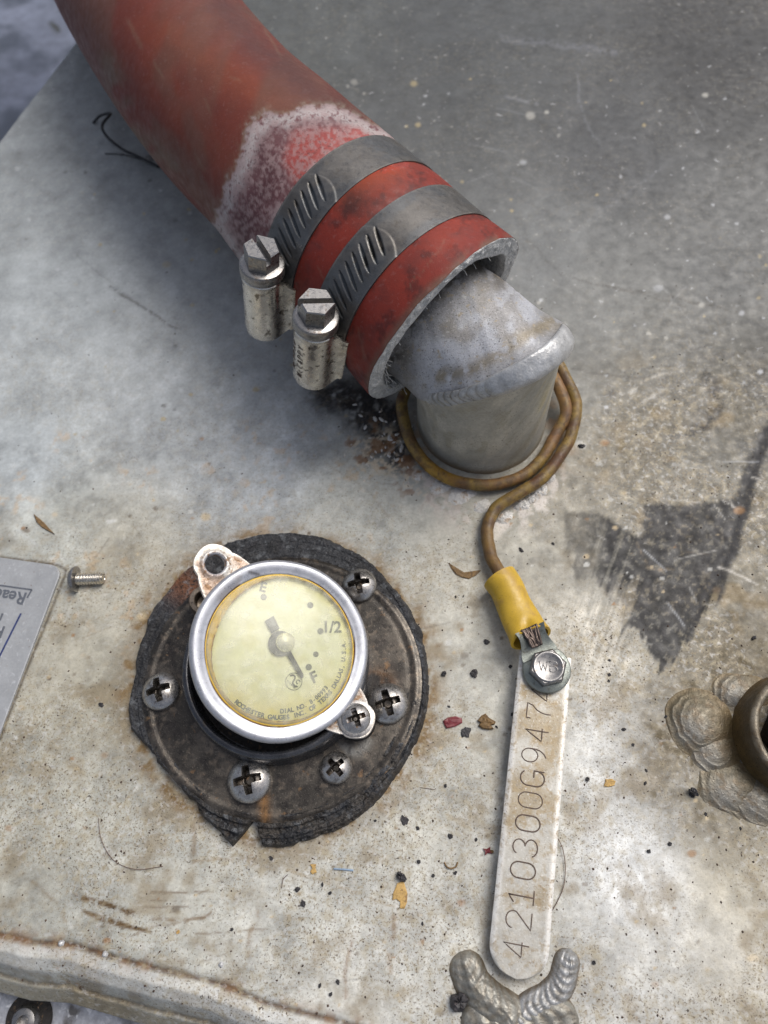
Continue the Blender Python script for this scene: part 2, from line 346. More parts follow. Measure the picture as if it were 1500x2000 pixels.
C = mix(C, lin((104, 96, 78)), .42*right*sm(.40, .66, fbm(GX*.55, GY*.55, 57, 5))*(1-sm(1200, 1500, V_)))
C = mix(C, lin((66, 66, 66)), .45*sm(1180, 1450, U)*sm(560, 700, V_)*(1-sm(860, 980, V_))*sm(.4, .6, n1))
C = mix(C, tan*.9, .65*sm(.51, .68, fbm(GX*.8, GY*1.0, 51, 5)*.6+fbm(GX*2.6, GY*2.6, 52, 4)*.4)*np.maximum(dirty*.8, right*.9))
C = mix(C, lin((190, 158, 116)), .40*sm(.60, .70, fbm(GX*4.2, GY*4.2, 53, 4))*sm(.5, .65, fbm(GX*.7, GY*.7, 54))*sm(780, 860, V_)*(1-sm(1200, 1400, V_))*(U < 800))
# rust-coloured stain round the gasket and the pipe
gd = np.hypot(U+du-548, V_+dv-1345)
C = mix(C, lin((122, 98, 62)), .85*np.exp(-((gd-294)/26)**2)*(.35+.9*sm(.4, .6, n2)))
pd = np.hypot((U+du-955)/1.05, V_+dv-880)
C = mix(C, lin((150, 112, 70)), .6*np.exp(-((pd-130)/26)**2)*sm(.42, .6, n2))
# right side grime around the welded boss, then painted shadow round its collar
bd = np.hypot(U+du-1440, V_+dv-1450)
C = mix(C, lin((84, 73, 48)), .92*(1-sm(130, 300, bd))*(.6+.8*n2)*(.5+.6*n2))
C = mix(C, lin((44, 34, 22)), .9*np.exp(-((np.hypot(U+du*.4-1556, V_+dv*.4-1440)-112)/26)**2)*sm(.3, .5, n2+.1))  # deep shadow between collar and welds painted on the plate
# soot below the hose
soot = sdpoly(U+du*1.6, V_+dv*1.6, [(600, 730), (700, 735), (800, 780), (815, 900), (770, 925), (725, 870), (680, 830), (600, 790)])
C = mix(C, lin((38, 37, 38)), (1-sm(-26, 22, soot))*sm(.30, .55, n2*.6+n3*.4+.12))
crud = sdpoly(U+du*2, V_+dv*2, [(690, 850), (760, 840), (800, 900), (830, 960), (760, 930), (710, 900)])
C = mix(C, lin((205, 190, 165)), .8*(1-sm(-14, 20, crud))*sm(.46, .58, n3))
C = mix(C, lin((120, 82, 48)), .8*(1-sm(-6, 40, crud))*sm(.56, .64, n2))
halo = np.hypot((U+du-960)/1.1, V_+dv-900)
C = mix(C, lin((214, 210, 205)), .7*np.exp(-((halo-120)/22)**2)*sm(900, 940, V_)*sm(.42, .56, n2))
# black scuffed rubber / bitumen patch, brushed streaks
scuff = sdpoly(U+du*.6, V_+dv*.6, [(1104, 1005), (1160, 1000), (1210, 1030), (1255, 1050), (1258, 985), (1330, 985), (1432, 975), (1470, 880), (1500, 820), (1520, 830), (1485, 920), (1440, 1080), (1405, 1150), (1345, 1235), (1290, 1300), (1240, 1250), (1190, 1170), (1150, 1130), (1112, 1110)])
cu = U*.94+V_*.34; su = -U*.34+V_*.94
streak = fbm(cu/13., su/170., 61, 4); patch = fbm(U/60, V_/60, 63, 4)
scuff = scuff+60*(fbm(cu/12., su/220., 67, 4)-.5)*sm(-40, 60, V_-1120+.9*(1400-U)*.3)
dens = np.clip(sm(1120, 1330, U)*.75+.25, 0, 1)
sc = (1-sm(-6, 8, scuff))*np.clip(.72*dens+1.6*dens*sm(.33, .56, streak*.65+patch*.35+.06*dens), 0, 1)*(1-.25*sm(.58, .68, n3))
C = mix(C, lin((26, 25, 27))*(.45+.9*sm(.35, .65, streak))[..., None], .97*sc)
C = mix(C, lin((30, 29, 31)), .8*np.exp(-(dline(U+du*.3, V_+dv*.3, [(1490, 850), (1466, 930), (1438, 1060), (1405, 1140)])/11)**2)*sm(.3, .5, streak+.1))
C = mix(C, lin((48, 46, 44)), .95*np.exp(-(dline(U+du*.5, V_+dv*.5, [(1312, 846), (1350, 842), (1385, 828), (1404, 800), (1400, 765), (1380, 735)])/12)**2)*sm(.30, .50, n3))
C = mix(C, lin((60, 58, 56)), .55*np.exp(-(dline(U+du*.8, V_+dv*.8, [(1375, 700), (1440, 690), (1500, 730)])/26)**2)*sm(.42, .6, n2))
# brushed pale area next to the scuff
C = mix(C, lin((222, 216, 202)), .5*(1-sm(-30, 40, sdpoly(U+du, V_+dv, [(1110, 1180), (1190, 1160), (1240, 1330), (1150, 1340)])))*sm(.35, .6, fbm(cu/5, su/90, 66)))
def stroke(pts, w, col, st, nz=None, wob=1.0):
    global C
    k = np.exp(-(dline(U+du*wob, V_+dv*wob, pts)/w)**2)*st
    if nz is not None: k = k*sm(nz[0], nz[1], n3)
    C = mix(C, lin(col), k)
def arc(cx, cy, r, a0, a1, n=10): return [(cx+r*math.cos(math.radians(t)), cy+r*math.sin(math.radians(t))) for t in np.linspace(a0, a1, n)]
DKL = (70, 66, 60); WHT = (185, 188, 192); BRN = (96, 72, 42)
for p, w_, c_, s_ in [([(215, 560), (345, 642)], 2.6, DKL, .7), ([(150, 500), (260, 585)], 2, DKL, .3), ([(1128, 140), (1132, 200), (1150, 250), (1176, 288)], 2.6, (120, 122, 126), .4),
    ([(980, 75), (1100, 88), (1200, 102)], 7, (120, 122, 128), .4), ([(985, 190), (1050, 205)], 3, (140, 142, 146), .5), ([(1180, 560), (1300, 580), (1460, 612)], 2.6, DKL, .6), ([(1120, 545), (1340, 600)], 2, DKL, .5),
    ([(1118, 722), (1200, 735), (1270, 742)], 2.6, DKL, .6), ([(1030, 470), (1100, 540)], 2, DKL, .4), ([(880, 320), (1090, 425)], 2.4, (84, 84, 86), .5), ([(1230, 770), (1262, 742), (1310, 728)], 3, (190, 186, 176), .6), ([(1250, 790), (1300, 760)], 3, (190, 186, 176), .5),
    ([(1250, 956), (1290, 962)], 2, (205, 200, 190), .6), ([(1400, 975), (1440, 992)], 2.4, (210, 206, 198), .7), ([(1405, 1105), (1450, 1125), (1495, 1150)], 2.4, (205, 200, 190), .6), ([(1470, 930), (1500, 942)], 2, (205, 200, 190), .6),
    ([(1240, 1055), (1265, 1110), (1320, 1112)], 2, (120, 105, 85), .6), ([(1290, 620), (1340, 560)], 2, (150, 150, 150), .4), ([(1420, 620), (1500, 640)], 2, (84, 84, 86), .5), ([(1150, 430), (1290, 330)], 2.5, (118, 120, 124), .3),
    ([(840, 960), (880, 1010), (930, 1030)], 2, (120, 98, 66), .5), ([(640, 905), (720, 960), (760, 1010)], 2, (120, 100, 70), .35), ([(1000, 1460), (1010, 1700)], 2, BRN, .2), ([(560, 1700), (680, 1738), (770, 1770)], 2.4, (150, 128, 92), .6),
    ([(285, 1745), (405, 1742)], 2.4, BRN, .75), ([(283, 1762), (395, 1760)], 1.8, BRN, .5), ([(285, 1773), (400, 1771)], 2, BRN, .6), ([(250, 1830), (310, 1808), (400, 1795)], 2.2, BRN, .6), ([(385, 1826), (520, 1815)], 2.4, BRN, .6),
    ([(300, 1795), (345, 1797), (395, 1795), (412, 1782)], 3.4, (110, 84, 50), .75), ([(380, 1880), (450, 1860)], 2, BRN, .5), ([(60, 1720), (85, 1740), (110, 1765), (130, 1800)], 4, (120, 96, 60), .5), ([(375, 1600), (378, 1680)], 5, (118, 92, 56), .6),
    ([(380, 1682), (500, 1676)], 3, (130, 105, 68), .55), ([(505, 1780), (488, 1830), (485, 1870)], 5, (128, 100, 64), .55), ([(770, 1790), (768, 1830)], 6, (122, 92, 56), .7), ([(685, 1840), (672, 1900), (676, 1950)], 4, (128, 96, 66), .6), ([(758, 1860), (764, 1900)], 4, (150, 120, 84), .6),
    ([(1160, 1850), (1168, 1900), (1172, 1960)], 14, (150, 140, 118), .6), ([(1290, 560), (1360, 640)], 1.6, (170, 170, 168), .3)]:
    stroke(p, w_, c_, s_, (.28, .5), .35)
for k in range(6):                                             # two brushed rust-brown smears, lower left
    stroke([(146+k*3, 1748+k*2.4), (200+k*8, 1762+k*3.4), (262-k*3, 1782+k*1.2)], 2.6, (92, 70, 40), .85, (.25, .50), .2)
    stroke([(160+k*4, 1780+k*2.6), (220+k*5, 1798+k*3), (296-k*5, 1822-k*1.5)], 2.6, (92, 70, 40), .85, (.25, .50), .2)
for k in range(320):                                           # fine random scratches
    x0, y0 = random.uniform(0, 1500), random.uniform(100, 1950); a = random.gauss(.35, .7); L_ = random.uniform(15, 90)
    sel = (np.abs(U-x0) < 110) & (np.abs(V_-y0) < 110)
    if not sel.any(): continue
    uu, vv = U[sel], V_[sel]
    k_ = np.exp(-(dline(uu, vv, [(x0, y0), (x0+L_*math.cos(a), y0+L_*math.sin(a)*.8)])/random.uniform(1.0, 1.7))**2)*random.uniform(.12, .45)*(.35 if y0 < 850 else 1)
    C[sel] = mix(C[sel], lin(random.choice([WHT, DKL, (200, 198, 192), (120, 100, 72)])), k_)
for k in range(800):                                           # pale and dark flecks stuck in the surface
    x0, y0 = random.uniform(-20, 1520), random.uniform(150, 2000); r0 = random.uniform(1.5, 5) if random.random() < .92 else random.uniform(7, 13)
    sel = (np.abs(U-x0) < 30) & (np.abs(V_-y0) < 30)
    if not sel.any(): continue
    d = np.hypot(U[sel]-x0, (V_[sel]-y0)*1.3)+du[sel]*.35
    cc = random.choice([(205, 205, 200), (196, 176, 140), (150, 110, 66), (92, 76, 58)]) if y0 > 850 else random.choice([(190, 192, 194), (170, 168, 160), (88, 86, 84), (176, 160, 120)])
    C[sel] = mix(C[sel], lin(cc), (1-sm(r0*.4, r0*1.1, d))*random.uniform(.4, .85))
stroke([(0, 1088), (112, 1103), (128, 1112), (126, 1124), (60, 1290), (0, 1445)], 3.2, (60, 48, 32), .9, None, 0)
# dirt packed in the crease and the seam of the rolled edge
C = mix(C, lin((74, 48, 26)), .95*np.exp(-((dcr+nl*.06)/.06)**2)*sm(.22, .42, n2+.08))
C = mix(C, lin((120, 84, 46)), .6*np.exp(-((dcr+nl*.2)/.2)**2)*sm(.5, .62, n2))
C = mix(C, lin((70, 58, 40)), .8*np.exp(-((dcr-.98+nl*.1)/.07)**2))
C = mix(C, lin((120, 110, 84)), .6*sm(1.0, 1.15, dcr))
C = mix(C, lin((226, 226, 224)), .35*sm(.05, .15, dcr)*(1-sm(.5, .8, dcr)))
Mk = np.zeros(C.shape)
Mk[..., 0] = np.clip(.12+.16*sm(500, 800, V_)+.60*dirty+.55*right*(1-dirty*.6), 0, 1)*(.35+1.0*sm(.3, .65, fbm(GX*.45, GY*.45, 71)))*(1-.95*sc)
Mk[..., 0] *= 1-.5*np.exp(-(((U-1260)/130)**2+((V_-1650)/330)**2))
Mk[..., 1] = np.clip(.2+.8*dirty+.5*right, 0, 1)
Mk[..., 2] = 1-dirty
FG = gridF(len(xs), len(ys))
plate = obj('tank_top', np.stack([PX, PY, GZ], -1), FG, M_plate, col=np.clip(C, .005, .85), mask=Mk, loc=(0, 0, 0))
tag(plate, 'weathered grey metal tank top with rust specks, scratches and a rolled lower edge', kind='structure')
# the surfaces below the plate
def flat(name, x0, x1, y0, y1, z, mat, lab):
    V = [(x0, y0, z), (x1, y0, z), (x1, y1, z), (x0, y1, z)]
    return tag(obj(name, V, [[0, 1, 2, 3]], mat, smooth=False), lab, kind='structure')
flat('ground', -400, 400, -400, 400, -16, M_ground, 'blurred blue grey ground far below the tank edge')
M_low = material('lower_panel_metal', (.36, .37, .40), .5, .3, .3, .8, layers=[((.06, .05, .04), 1.3, .52, .64, .8, None), ((.75, .76, .78), 5, .58, .68, .6, None)], bump=.5, bscale=9, bdist=.04)
flat('lower_panel', -40, 6, -30, -2.0, -2.2, M_low, 'blotchy bluish metal panel below the rolled edge')

# ------------------------------------------------------------------ red hose
HP = [(30, -560, .5), (110, -380, 2.4), (195, -190, 3.5), (240, -60, 3.8), (357, 118, 3.95), (455, 238, 3.95), (550, 328, 3.95), (628, 410, 3.95), (750, 520, 3.8), (866, 630, 3.6)]
hp = catmull([pix(a, b, c) for a, b, c in HP], 60)[::-1]       # from the cut end backwards
seg = np.concatenate([[0], np.cumsum(np.linalg.norm(np.diff(hp, axis=0), axis=1))])
def hpos(s):
    return np.array([np.interp(s, seg, hp[:, k]) for k in range(3)]).T
def hframe(s):
    t = nrm(hpos(s-.15 if s > .15 else 0)-hpos(s+.3))          # towards the cut end
    side = nrm(np.cross(t, (0, 0, 1))); up = np.cross(side, t); return hpos(s), t, side, up
RO = 2.88; OBL = .42; S2, S1 = 1.56, 3.85; BW = .64
def hrad(s): return RO*(1-.022*np.exp(-((s-S1)/.7)**4)-.026*np.exp(-((s-S2)/.7)**4)+.012*np.exp(-(s/.35)**2)-.02*sm(6, 14, s)-.03*sm(5, 8, s)*(1-sm(8, 16, s)))
ss = np.concatenate([np.arange(0, 7, .045), np.arange(7, seg[-1]-.1, .12)]); na = 420
aa = np.linspace(0, 2*np.pi, na, endpoint=False)
HV = np.zeros((len(ss), na, 3)); SA = np.zeros((len(ss), na)); AN = np.zeros((len(ss), na))
for i, s in enumerate(ss):
    p, t, side, up = hframe(s)
    r = hrad(s)+.05*(fbm(aa/.35, np.full(na, s*.6), 80)-.5)*np.minimum(aa, 2*np.pi-aa)/np.pi
    r = r*(1+.012*np.cos(2*(aa-.6)))
    e = .07*(fbm(np.cos(aa)*3+5, np.sin(aa)*3+5, 82)-.5)*2 if s < .2 else 0
    HV[i] = p+np.outer(np.cos(aa)*r, side)+np.outer(np.sin(aa)*r, up)+(t*0 if s >= .2 else np.outer(np.full(na, 1)*e*(1-s/.2), t))
    HV[i] += np.outer(OBL*np.cos(aa-1.15)*max(0, 1-s/1.2), t)
    SA[i] = s; AN[i] = aa
hu, hv = proj(HV)
cs, sn = np.cos(AN)*3+10, np.sin(AN)*3+10
hn1 = fbm(SA*.5+cs*.4, sn*.9, 90, 4); hn2 = fbm(hu/30, hv/30, 94, 4); hn3 = fbm(hu/6, hv/6, 97, 3)
hc = np.zeros(HV.shape)+lin((150, 46, 34))
hc = mix(hc, lin((174, 62, 32)), .8*np.exp(-(dline(hu+60*(hn1-.5), hv, [(330, 60), (420, 130), (520, 190), (600, 215)])/34)**2))
hc = mix(hc, lin((174, 60, 34)), .5*np.exp(-(dline(hu+60*(hn1-.5), hv, [(280, 60), (350, 250), (440, 330)])/40)**2))
dusty = lin((138, 92, 92))
hc = mix(hc, dusty, .40*sm(.42, .66, hn1)+.15)
hc = mix(hc, lin((146, 104, 102)), .75*np.exp(-(dline(hu+30*(hn2-.5), hv, [(215, 120), (262, 260), (330, 315), (352, 345)])/20)**2)*sm(.35, .6, hn2))
hc = mix(hc, lin((112, 52, 56)), .75*np.exp(-(dline(hu, hv+30*(hn2-.5), [(430, 0), (500, 90), (600, 170), (700, 225)])/30)**2))
hdu, hdv = 26*(hn2-.5)+14*(hn3-.5), 26*(fbm(hu/30, hv/30, 99)-.5)+14*(hn3-.5)
res = sdpoly(hu+hdu, hv+hdv, [(415, 440), (440, 385), (470, 300), (485, 255), (520, 218), (560, 226), (590, 206), (650, 205), (710, 235), (790, 285), (790, 330), (640, 330), (560, 430), (520, 560), (470, 530)])
rm = (1-sm(-4, 5, res))*(SA < 9)*(SA > 3)
edge = np.exp(-((res+12)/13)**2)*(SA < 9)
inner = sdpoly(hu+hdu, hv+hdv, [(580, 265), (690, 255), (760, 290), (640, 330), (575, 350), (560, 310)])
hc = mix(hc, lin((134, 90, 94)), rm*.9)
hc = mix(hc, lin((196, 84, 76)), rm*.85*(1-sm(-6, 22, inner)))
hc = mix(hc, lin((96, 52, 58)), rm*.7*np.exp(-(dline(hu+hdu, hv+hdv, [(505, 290), (530, 350), (480, 430), (470, 480)])/28)**2))
hc = mix(hc, lin((215, 200, 200)), .95*edge*sm(.30, .55, hn3+.1))
hc = mix(hc, lin((196, 164, 164)), rm*.6*sm(.36, .70, hn3))
near = 1-sm(S1-BW, S1-BW+.1, SA)                               # the end piece under the clamps: cleaner, brighter
hc = mix(hc, lin((176, 44, 32)), near*.85)
hc = mix(hc, lin((205, 72, 34)), near*.75*np.exp(-(dline(hu, hv, [(760, 330), (720, 345), (680, 370)])/34)**2))  # orange highlights by the clamps painted into the red
hc = mix(hc, lin((205, 60, 40)), near*.5*np.exp(-(dline(hu, hv, [(900, 430), (850, 470)])/30)**2))
hc = mix(hc, lin((64, 26, 30)), near*.55*sm(.50, .70, hn2*.7+hn3*.3))
hc = mix(hc, lin((48, 24, 28)), near*.7*np.exp(-((np.hypot(hu-690+hdu, hv-395+hdv))/30)**2))
hc = mix(hc, lin((150, 100, 98)), .8*np.exp(-(SA/.12)**2)*sm(.3, .5, hn2))
for p_, w_ in [([(402, 196), (408, 212), (411, 222)], 2), ([(520, 60), (548, 110)], 2.5), ([(300, 120), (318, 150)], 3), ([(380, 300), (396, 330)], 3), ([(450, 150), (470, 158)], 2), ([(250, 40), (275, 90)], 4), ([(620, 520), (640, 560)], 2), ([(800, 560), (870, 470)], 2), ([(700, 640), (712, 700)], 3)]:
    hc = mix(hc, lin((190, 150, 146)), .16*np.exp(-(dline(hu+14*(hn3-.5), hv+14*(hn3-.5), p_)/w_)**2))
rsf = np.clip(rm+edge*.9, 0, 1)[..., None]
hc = (hc*A(.45, .62, .42)+.035*hc.mean(-1, keepdims=True))*(1-rsf)+hc*A(.60, .64, .62)*rsf
hmk = np.stack([sm(.2, .8, near*.7+.3), .3+.7*rm, rm*.8], -1)
hb = ORIG
hose = thing('hose', 'red silicone hose with a white crusted patch, held on the pipe by two clamps', 'hose', hpos(0)-A(0, 0, 2.6))
Fh = gridF(len(ss), na); Fw = np.array([[i*na+na-1, (i+1)*na+na-1, (i+1)*na, i*na] for i in range(len(ss)-1)])
obj('hose_body', HV.reshape(-1, 3), np.vstack([Fh, Fw]), M_hose, hose, col=hc, mask=hmk)
# cut face: rough ring + inner bore
kr = 16
CV = np.zeros((na, kr+14, 3)); p, t, side, up = hframe(0.0)
thick = .50+.16*(fbm(np.cos(aa)*2+4, np.sin(aa)*2+4, 110)-.5)+.10*(fbm(np.cos(aa)*9+4, np.sin(aa)*9+4, 111)-.5)
thick = thick+.10*np.exp(-((aa-2.2)/.35)**2)-.16*np.exp(-((aa-1.55)/.3)**2)
for k in range(kr+14):
    if k < kr:
        q = k/(kr-1); rr = HV.shape and (hrad(0)-.0-q*thick)
        off = .05*np.sin(np.pi*q)*0+.16*(fbm(np.cos(aa)*14*(1+q*.2)+8, np.sin(aa)*14+q*3, 113)-.45)*np.sin(np.pi*np.clip(q*.9+.1, 0, 1))+.03*q
        off = np.where(q == 0, .07*(fbm(np.cos(aa)*3+5, np.sin(aa)*3+5, 82)-.5)*2, off)
        rr = (rr if k == 0 else rr+.05*(fbm(np.cos(aa)*11+q*5, np.sin(aa)*11, 115)-.5))
        if k == 0: rr = (hrad(0)+.05*(fbm(aa/.35, aa*0, 80)-.5)*np.minimum(aa, 2*np.pi-aa)/np.pi)*(1+.012*np.cos(2*(aa-.6)))-.012
    else:
        rr = hrad(0)-thick; off = np.full(na, -.05-.25*(k-kr+1))
    pp = p if k < kr else hpos(max(0, .25*(k-kr+1)-.0)); tt = t
    o_ = off if k < kr else off*0
    CV[:, k] = pp+np.outer(np.cos(aa)*rr, side)+np.outer(np.sin(aa)*rr, up)+np.outer(o_+OBL*np.cos(aa-1.15)*(rr/hrad(0)), t)
obj('cut_end', CV.reshape(-1, 3), gridF(na, kr+14, True)[:, ::-1], M_fibre, hose)
# loose frayed fibres at the lower lip
parts = []
for k in range(60):
    a0 = random.gauss(-.35, .35) if k < 40 else random.uniform(-.6, 2.6); r0 = 2.3+random.uniform(-.15, .2)
    b0 = p+side*math.cos(a0)*r0+up*math.sin(a0)*r0; dd = nrm(t*1.0-side*random.uniform(-.2, .8)+A(*[random.gauss(0, .5) for _ in range(3)]))
    L_ = random.uniform(.12, .42)
    pts = [b0+dd*L_*q+A(0, 0, -.2*q*q)*L_+A(*[random.gauss(0, .012) for _ in range(3)]) for q in np.linspace(0, 1, 5)]
    parts.append(sweep(pts, .008, 5))
v, f = joinm(parts); obj('loose_fibres', v, f, M_fibre, hose)['kind'] = 'stuff'

# ------------------------------------------------------------------ hose clamps
def stroke_text(pts_list, fn, r, n=6):
    parts = []
    for pl in pts_list:
        P = np.array([fn(x, y) for x, y in pl]); parts.append(sweep(P, r, n))
    return joinm(parts)
def clamp(s0, label, slotang, a_h, marks):
    p, t, side, up = hframe(s0)
    root = thing('hose_clamp', label, 'hose clamp', p-A(0, 0, 2.7), 'hose clamps round the red hose')
    na_ = 900; nw = 44; a = np.linspace(0, 2*np.pi, na_, endpoint=False); wv = np.linspace(-BW, BW, nw)
    rb = hrad(s0)+.055
    AA, WW = np.meshgrid(a, wv, indexing='ij')
    R = rb*(1+.012*np.cos(2*(AA-.6)))+.01*np.sin(AA*3)
    col = np.zeros(AA.shape+(3,))+lin((108, 105, 101))
    dk = np.zeros(AA.shape)
    lap = sm(a_h+1.13, a_h+1.15, AA+.10*np.abs(WW/BW)**2)       # the overlapped free end
    R = R+.018*(1-lap)*(AA > a_h)*(AA < a_h+1.5)
    if True:
        for k in range(8):                                     # worm slots, pressed diagonally
            ac = a_h+.36+k*.098
            dd = (AA-ac)*rb; along = WW*.90+dd*.43; across = dd*.90-WW*.43
            hw = .052*np.sqrt(np.clip(1-(along/.43)**2, 0, 1))
            k_ = 1-sm(-.012, .012, np.abs(across)-hw); k_ = np.where(np.abs(along) < .43, k_, 0)
            dk = np.maximum(dk, k_)
            R += .006*np.exp(-((np.abs(across)-.075)/.02)**2)*(np.abs(along) < .34)*(across < 0)
    R = R-.03*dk
    col = mix(col, (.004, .004, .003), 1.0*dk)
    ds = (AA-a_h)*rb
    col = mix(col, lin((62, 52, 42)), .7*sm(.45, .6, fbm(ds*1.5, WW*2, 120+s0))*np.exp(-np.clip(AA-a_h, 0, 9)*1.6))
    col = mix(col, lin((180, 172, 160)), .5*np.exp(-((np.abs(WW)-BW+.01)/.02)**2)*(np.abs(WW) < BW))
    col = mix(col, lin((92, 96, 100)), .5*sm(.45, .65, fbm(ds*.9, WW*1.6, 127+s0)))
    dirs = np.cos(AA)[..., None]*side+np.sin(AA)[..., None]*up
    V = p+dirs*R[..., None]-t*WW[..., None]
    # turned-in edges
    e1_ = V[:, :1]-dirs[:, :1]*.09; e2_ = V[:, -1:]-dirs[:, -1:]*.09
    V = np.concatenate([e1_, V, e2_], 1); c2 = np.concatenate([col[:, :1], col, col[:, -1:]], 1)
    obj('band', V.reshape(-1, 3), gridF(na_, nw+2, True)[:, ::-1], M_band, root, col=c2, autosmooth=40)
    # housing frame
    nn = math.cos(a_h)*side+math.sin(a_h)*up; uu = nrm(-math.sin(a_h)*side+math.cos(a_h)*up); xx = t
    O = p+nn*(rb-.02)
    # cross section of the saddle (x along the hose, n outward)
    th = np.linspace(-.25, math.pi+.25, 26)
    sec = [(-.78, .03), (-.76, .10), (-.70, .13)]+[(-.57*math.cos(q)*1.0, .56+.55*math.sin(q)) for q in th]+[(.70, .13), (.76, .10), (.78, .03)]
    sec = np.array(sec); us = np.linspace(-1.45, .62, 28); V = []
    for u_ in us:
        q = (u_+1.45)/2.07
        flare = 1+.05*math.exp(-((u_-.58)/.06)**2)-.04*math.exp(-((u_+1.45)/.10)**2)
        cut = .22*sm(.25, -.0, q)
        V.append([O+xx*(x_*(1-.10*(n_ < .2)*(1-q)))+nn*(.56+(n_-.56)*flare)+uu*(u_+ (.18 if n_ < .2 else 0)*(1-q) -(.0 if n_ > .2 else .28*q)) - nn*0 for x_, n_ in sec])
    V = np.array(V); nsec = len(sec)
    Fs = [list(q) for q in gridF(len(us), nsec)]
    Fs.append([k for k in range(nsec)]); Fs.append([(len(us)-1)*nsec+k for k in range(nsec)][::-1])
    housing = obj('housing', V.reshape(-1, 3), Fs, M_hous, root, autosmooth=50)
    # bright rolled lip under the collar
    lipth = np.linspace(-.1, math.pi+.1, 30)
    lp = np.array([O+xx*(-.55*math.cos(q))+nn*(.56+.53*math.sin(q))+uu*.62 for q in lipth])
    v, f = sweep(lp, .055, 10); obj('rolled_lip', v, f, M_hous, housing)
    if marks:                                                   # scribed writing on the saddle
        def onh(cx, cy): th_ = cx; return O+xx*(-.578*math.cos(th_))+nn*(.56+.558*math.sin(th_))+uu*cy
        parts = []
        for word, th0, u0, hgt, wd in marks:
            for ci, ch in enumerate(word):
                for pl in GLY.get(ch, []):
                    P = [onh(th0-(gy-.5)*hgt/.57, u0+ci*wd+gx*wd*.62) for gx, gy in densify(pl)]
                    parts.append(sweep(np.array(P), .0075, 5))
        v, f = joinm(parts); obj('scribed_writing', v, f, M_engr, housing)
    # screw
    sc_ = O+nn*.56
    v, f = lathe(sc_, uu, [(.0, .55), (.48, .55), (.50, .66), (.59, .70), (.61, .74), (.61, .95), (.59, 1.0), (.53, 1.03), (0, 1.03)], 64, ref=tuple(nn))
    screw = obj('screw', v, f[:, ::-1], M_steel, root, autosmooth=35)
    hexp = [(.48*math.cos(q), .48*math.sin(q)) for q in np.radians(np.arange(0, 360, 60)+slotang+20)]
    x_, y_, N_ = frame(uu, tuple(nn))
    parts = [prism(hexp, 1.02, 1.32, sc_, x_, y_, N_, 0)]
    # two halves either side of the driver slot
    def clip(poly, nx, ny, d):
        out = []
        for i in range(len(poly)):
            P_, Q_ = poly[i], poly[(i+1) % len(poly)]; a_ = P_[0]*nx+P_[1]*ny-d; b_ = Q_[0]*nx+Q_[1]*ny-d
            if a_ >= 0: out.append(P_)
            if a_*b_ < 0: k = a_/(a_-b_); out.append((P_[0]+(Q_[0]-P_[0])*k, P_[1]+(Q_[1]-P_[1])*k))
        return out
    sa = math.radians(slotang); nx, ny = math.cos(sa), math.sin(sa)
    for sg in (1, -1): parts.append(prism(clip(hexp, nx*sg, ny*sg, .075), 1.3201, 1.56, sc_, x_, y_, N_, .035))
    v, f = joinm(parts); obj('slotted_hex_head', v, f, M_steel, screw, smooth=False)
    return root
def densify(pl, n=5):
    out = [pl[0]]
    for a_, b_ in zip(pl[:-1], pl[1:]):
        for q in np.linspace(0, 1, n+1)[1:]: out.append((a_[0]+(b_[0]-a_[0])*q, a_[1]+(b_[1]-a_[1])*q))
    return out
def ell(cx, cy, rx, ry, a0, a1, n=14): return [(cx+rx*math.cos(math.radians(q)), cy+ry*math.sin(math.radians(q))) for q in np.linspace(a0, a1, n)]
GLY = {   # single-stroke characters, x 0..1, y 0..1
 '4': [[(.78, .28), (.0, .28), (.62, 1), (.62, 0)]],
 '2': [ell(.5, .72, .46, .28, 175, -25)+[(.05, 0), (.98, 0)]],
 '1': [[(.12, .78), (.5, 1), (.5, 0)], [(.1, 0), (.9, 0)]],
 '0': [ell(.5, .68, .45, .32, 180, 0)+ell(.5, .32, .45, .32, 0, -180)+[(.05, .68)]],
 '3': [ell(.47, .75, .42, .25, 160, -80, 12)+ell(.47, .26, .48, .26, 80, -165, 14)],
 'G': [ell(.5, .66, .46, .34, 35, 180)+ell(.5, .33, .46, .33, 180, 360)+[(.96, .45), (.55, .45)], [(.96, .45), (.96, .02)]],
 '9': [ell(.5, .70, .42, .34, 0, 360, 18), ell(.28, .55, .64, .55, 15, -75, 12)],
 '7': [[(.02, .82), (.02, 1), (.98, 1)]+ell(1.3, .1, .9, .75, 120, 190, 8)],
 'W': [[(0, 1), (.25, 0), (.5, .8), (.75, 0), (1, 1)]], 'B': [[(0, 0), (0, 1)], [(0, 1)]+ell(.45, .77, .45, .23, 90, -90, 8)+[(0, .54)], ell(.45, .27, .5, .27, 90, -90, 8)+[(0, 0)]],
 'M': [[(0, 0), (.12, 1), (.5, .1), (.88, 1), (1, 0)]], 'C': [ell(.5, .5, .45, .5, 50, 310)], 'c': [ell(.5, .3, .35, .3, 50, 310)],
 '&': [[(1, 0), (.2, .75), (.35, 1), (.6, .8), (.05, .3), (.3, 0), (.9, .45)]], 'R': [[(0, 0), (0, 1)]+ell(.4, .75, .45, .25, 90, -90, 8)+[(0, .5), (.4, .5), (.95, 0)]],
 'Y': [[(0, 1), (.5, .5), (1, 1)], [(.5, .5), (.5, 0)]], 'U': [[(0, 1), (0, .3)]+ell(.5, .3, .5, .3, 180, 360, 8)+[(1, 1)]], 'A': [[(0, 0), (.5, 1), (1, 0)], [(.2, .4), (.8, .4)]], ' ': []}
clamp(S1, 'steel worm-drive clamp farther from the cut end, its screw slot wide and dark, housing blotched', 77, .18, None)
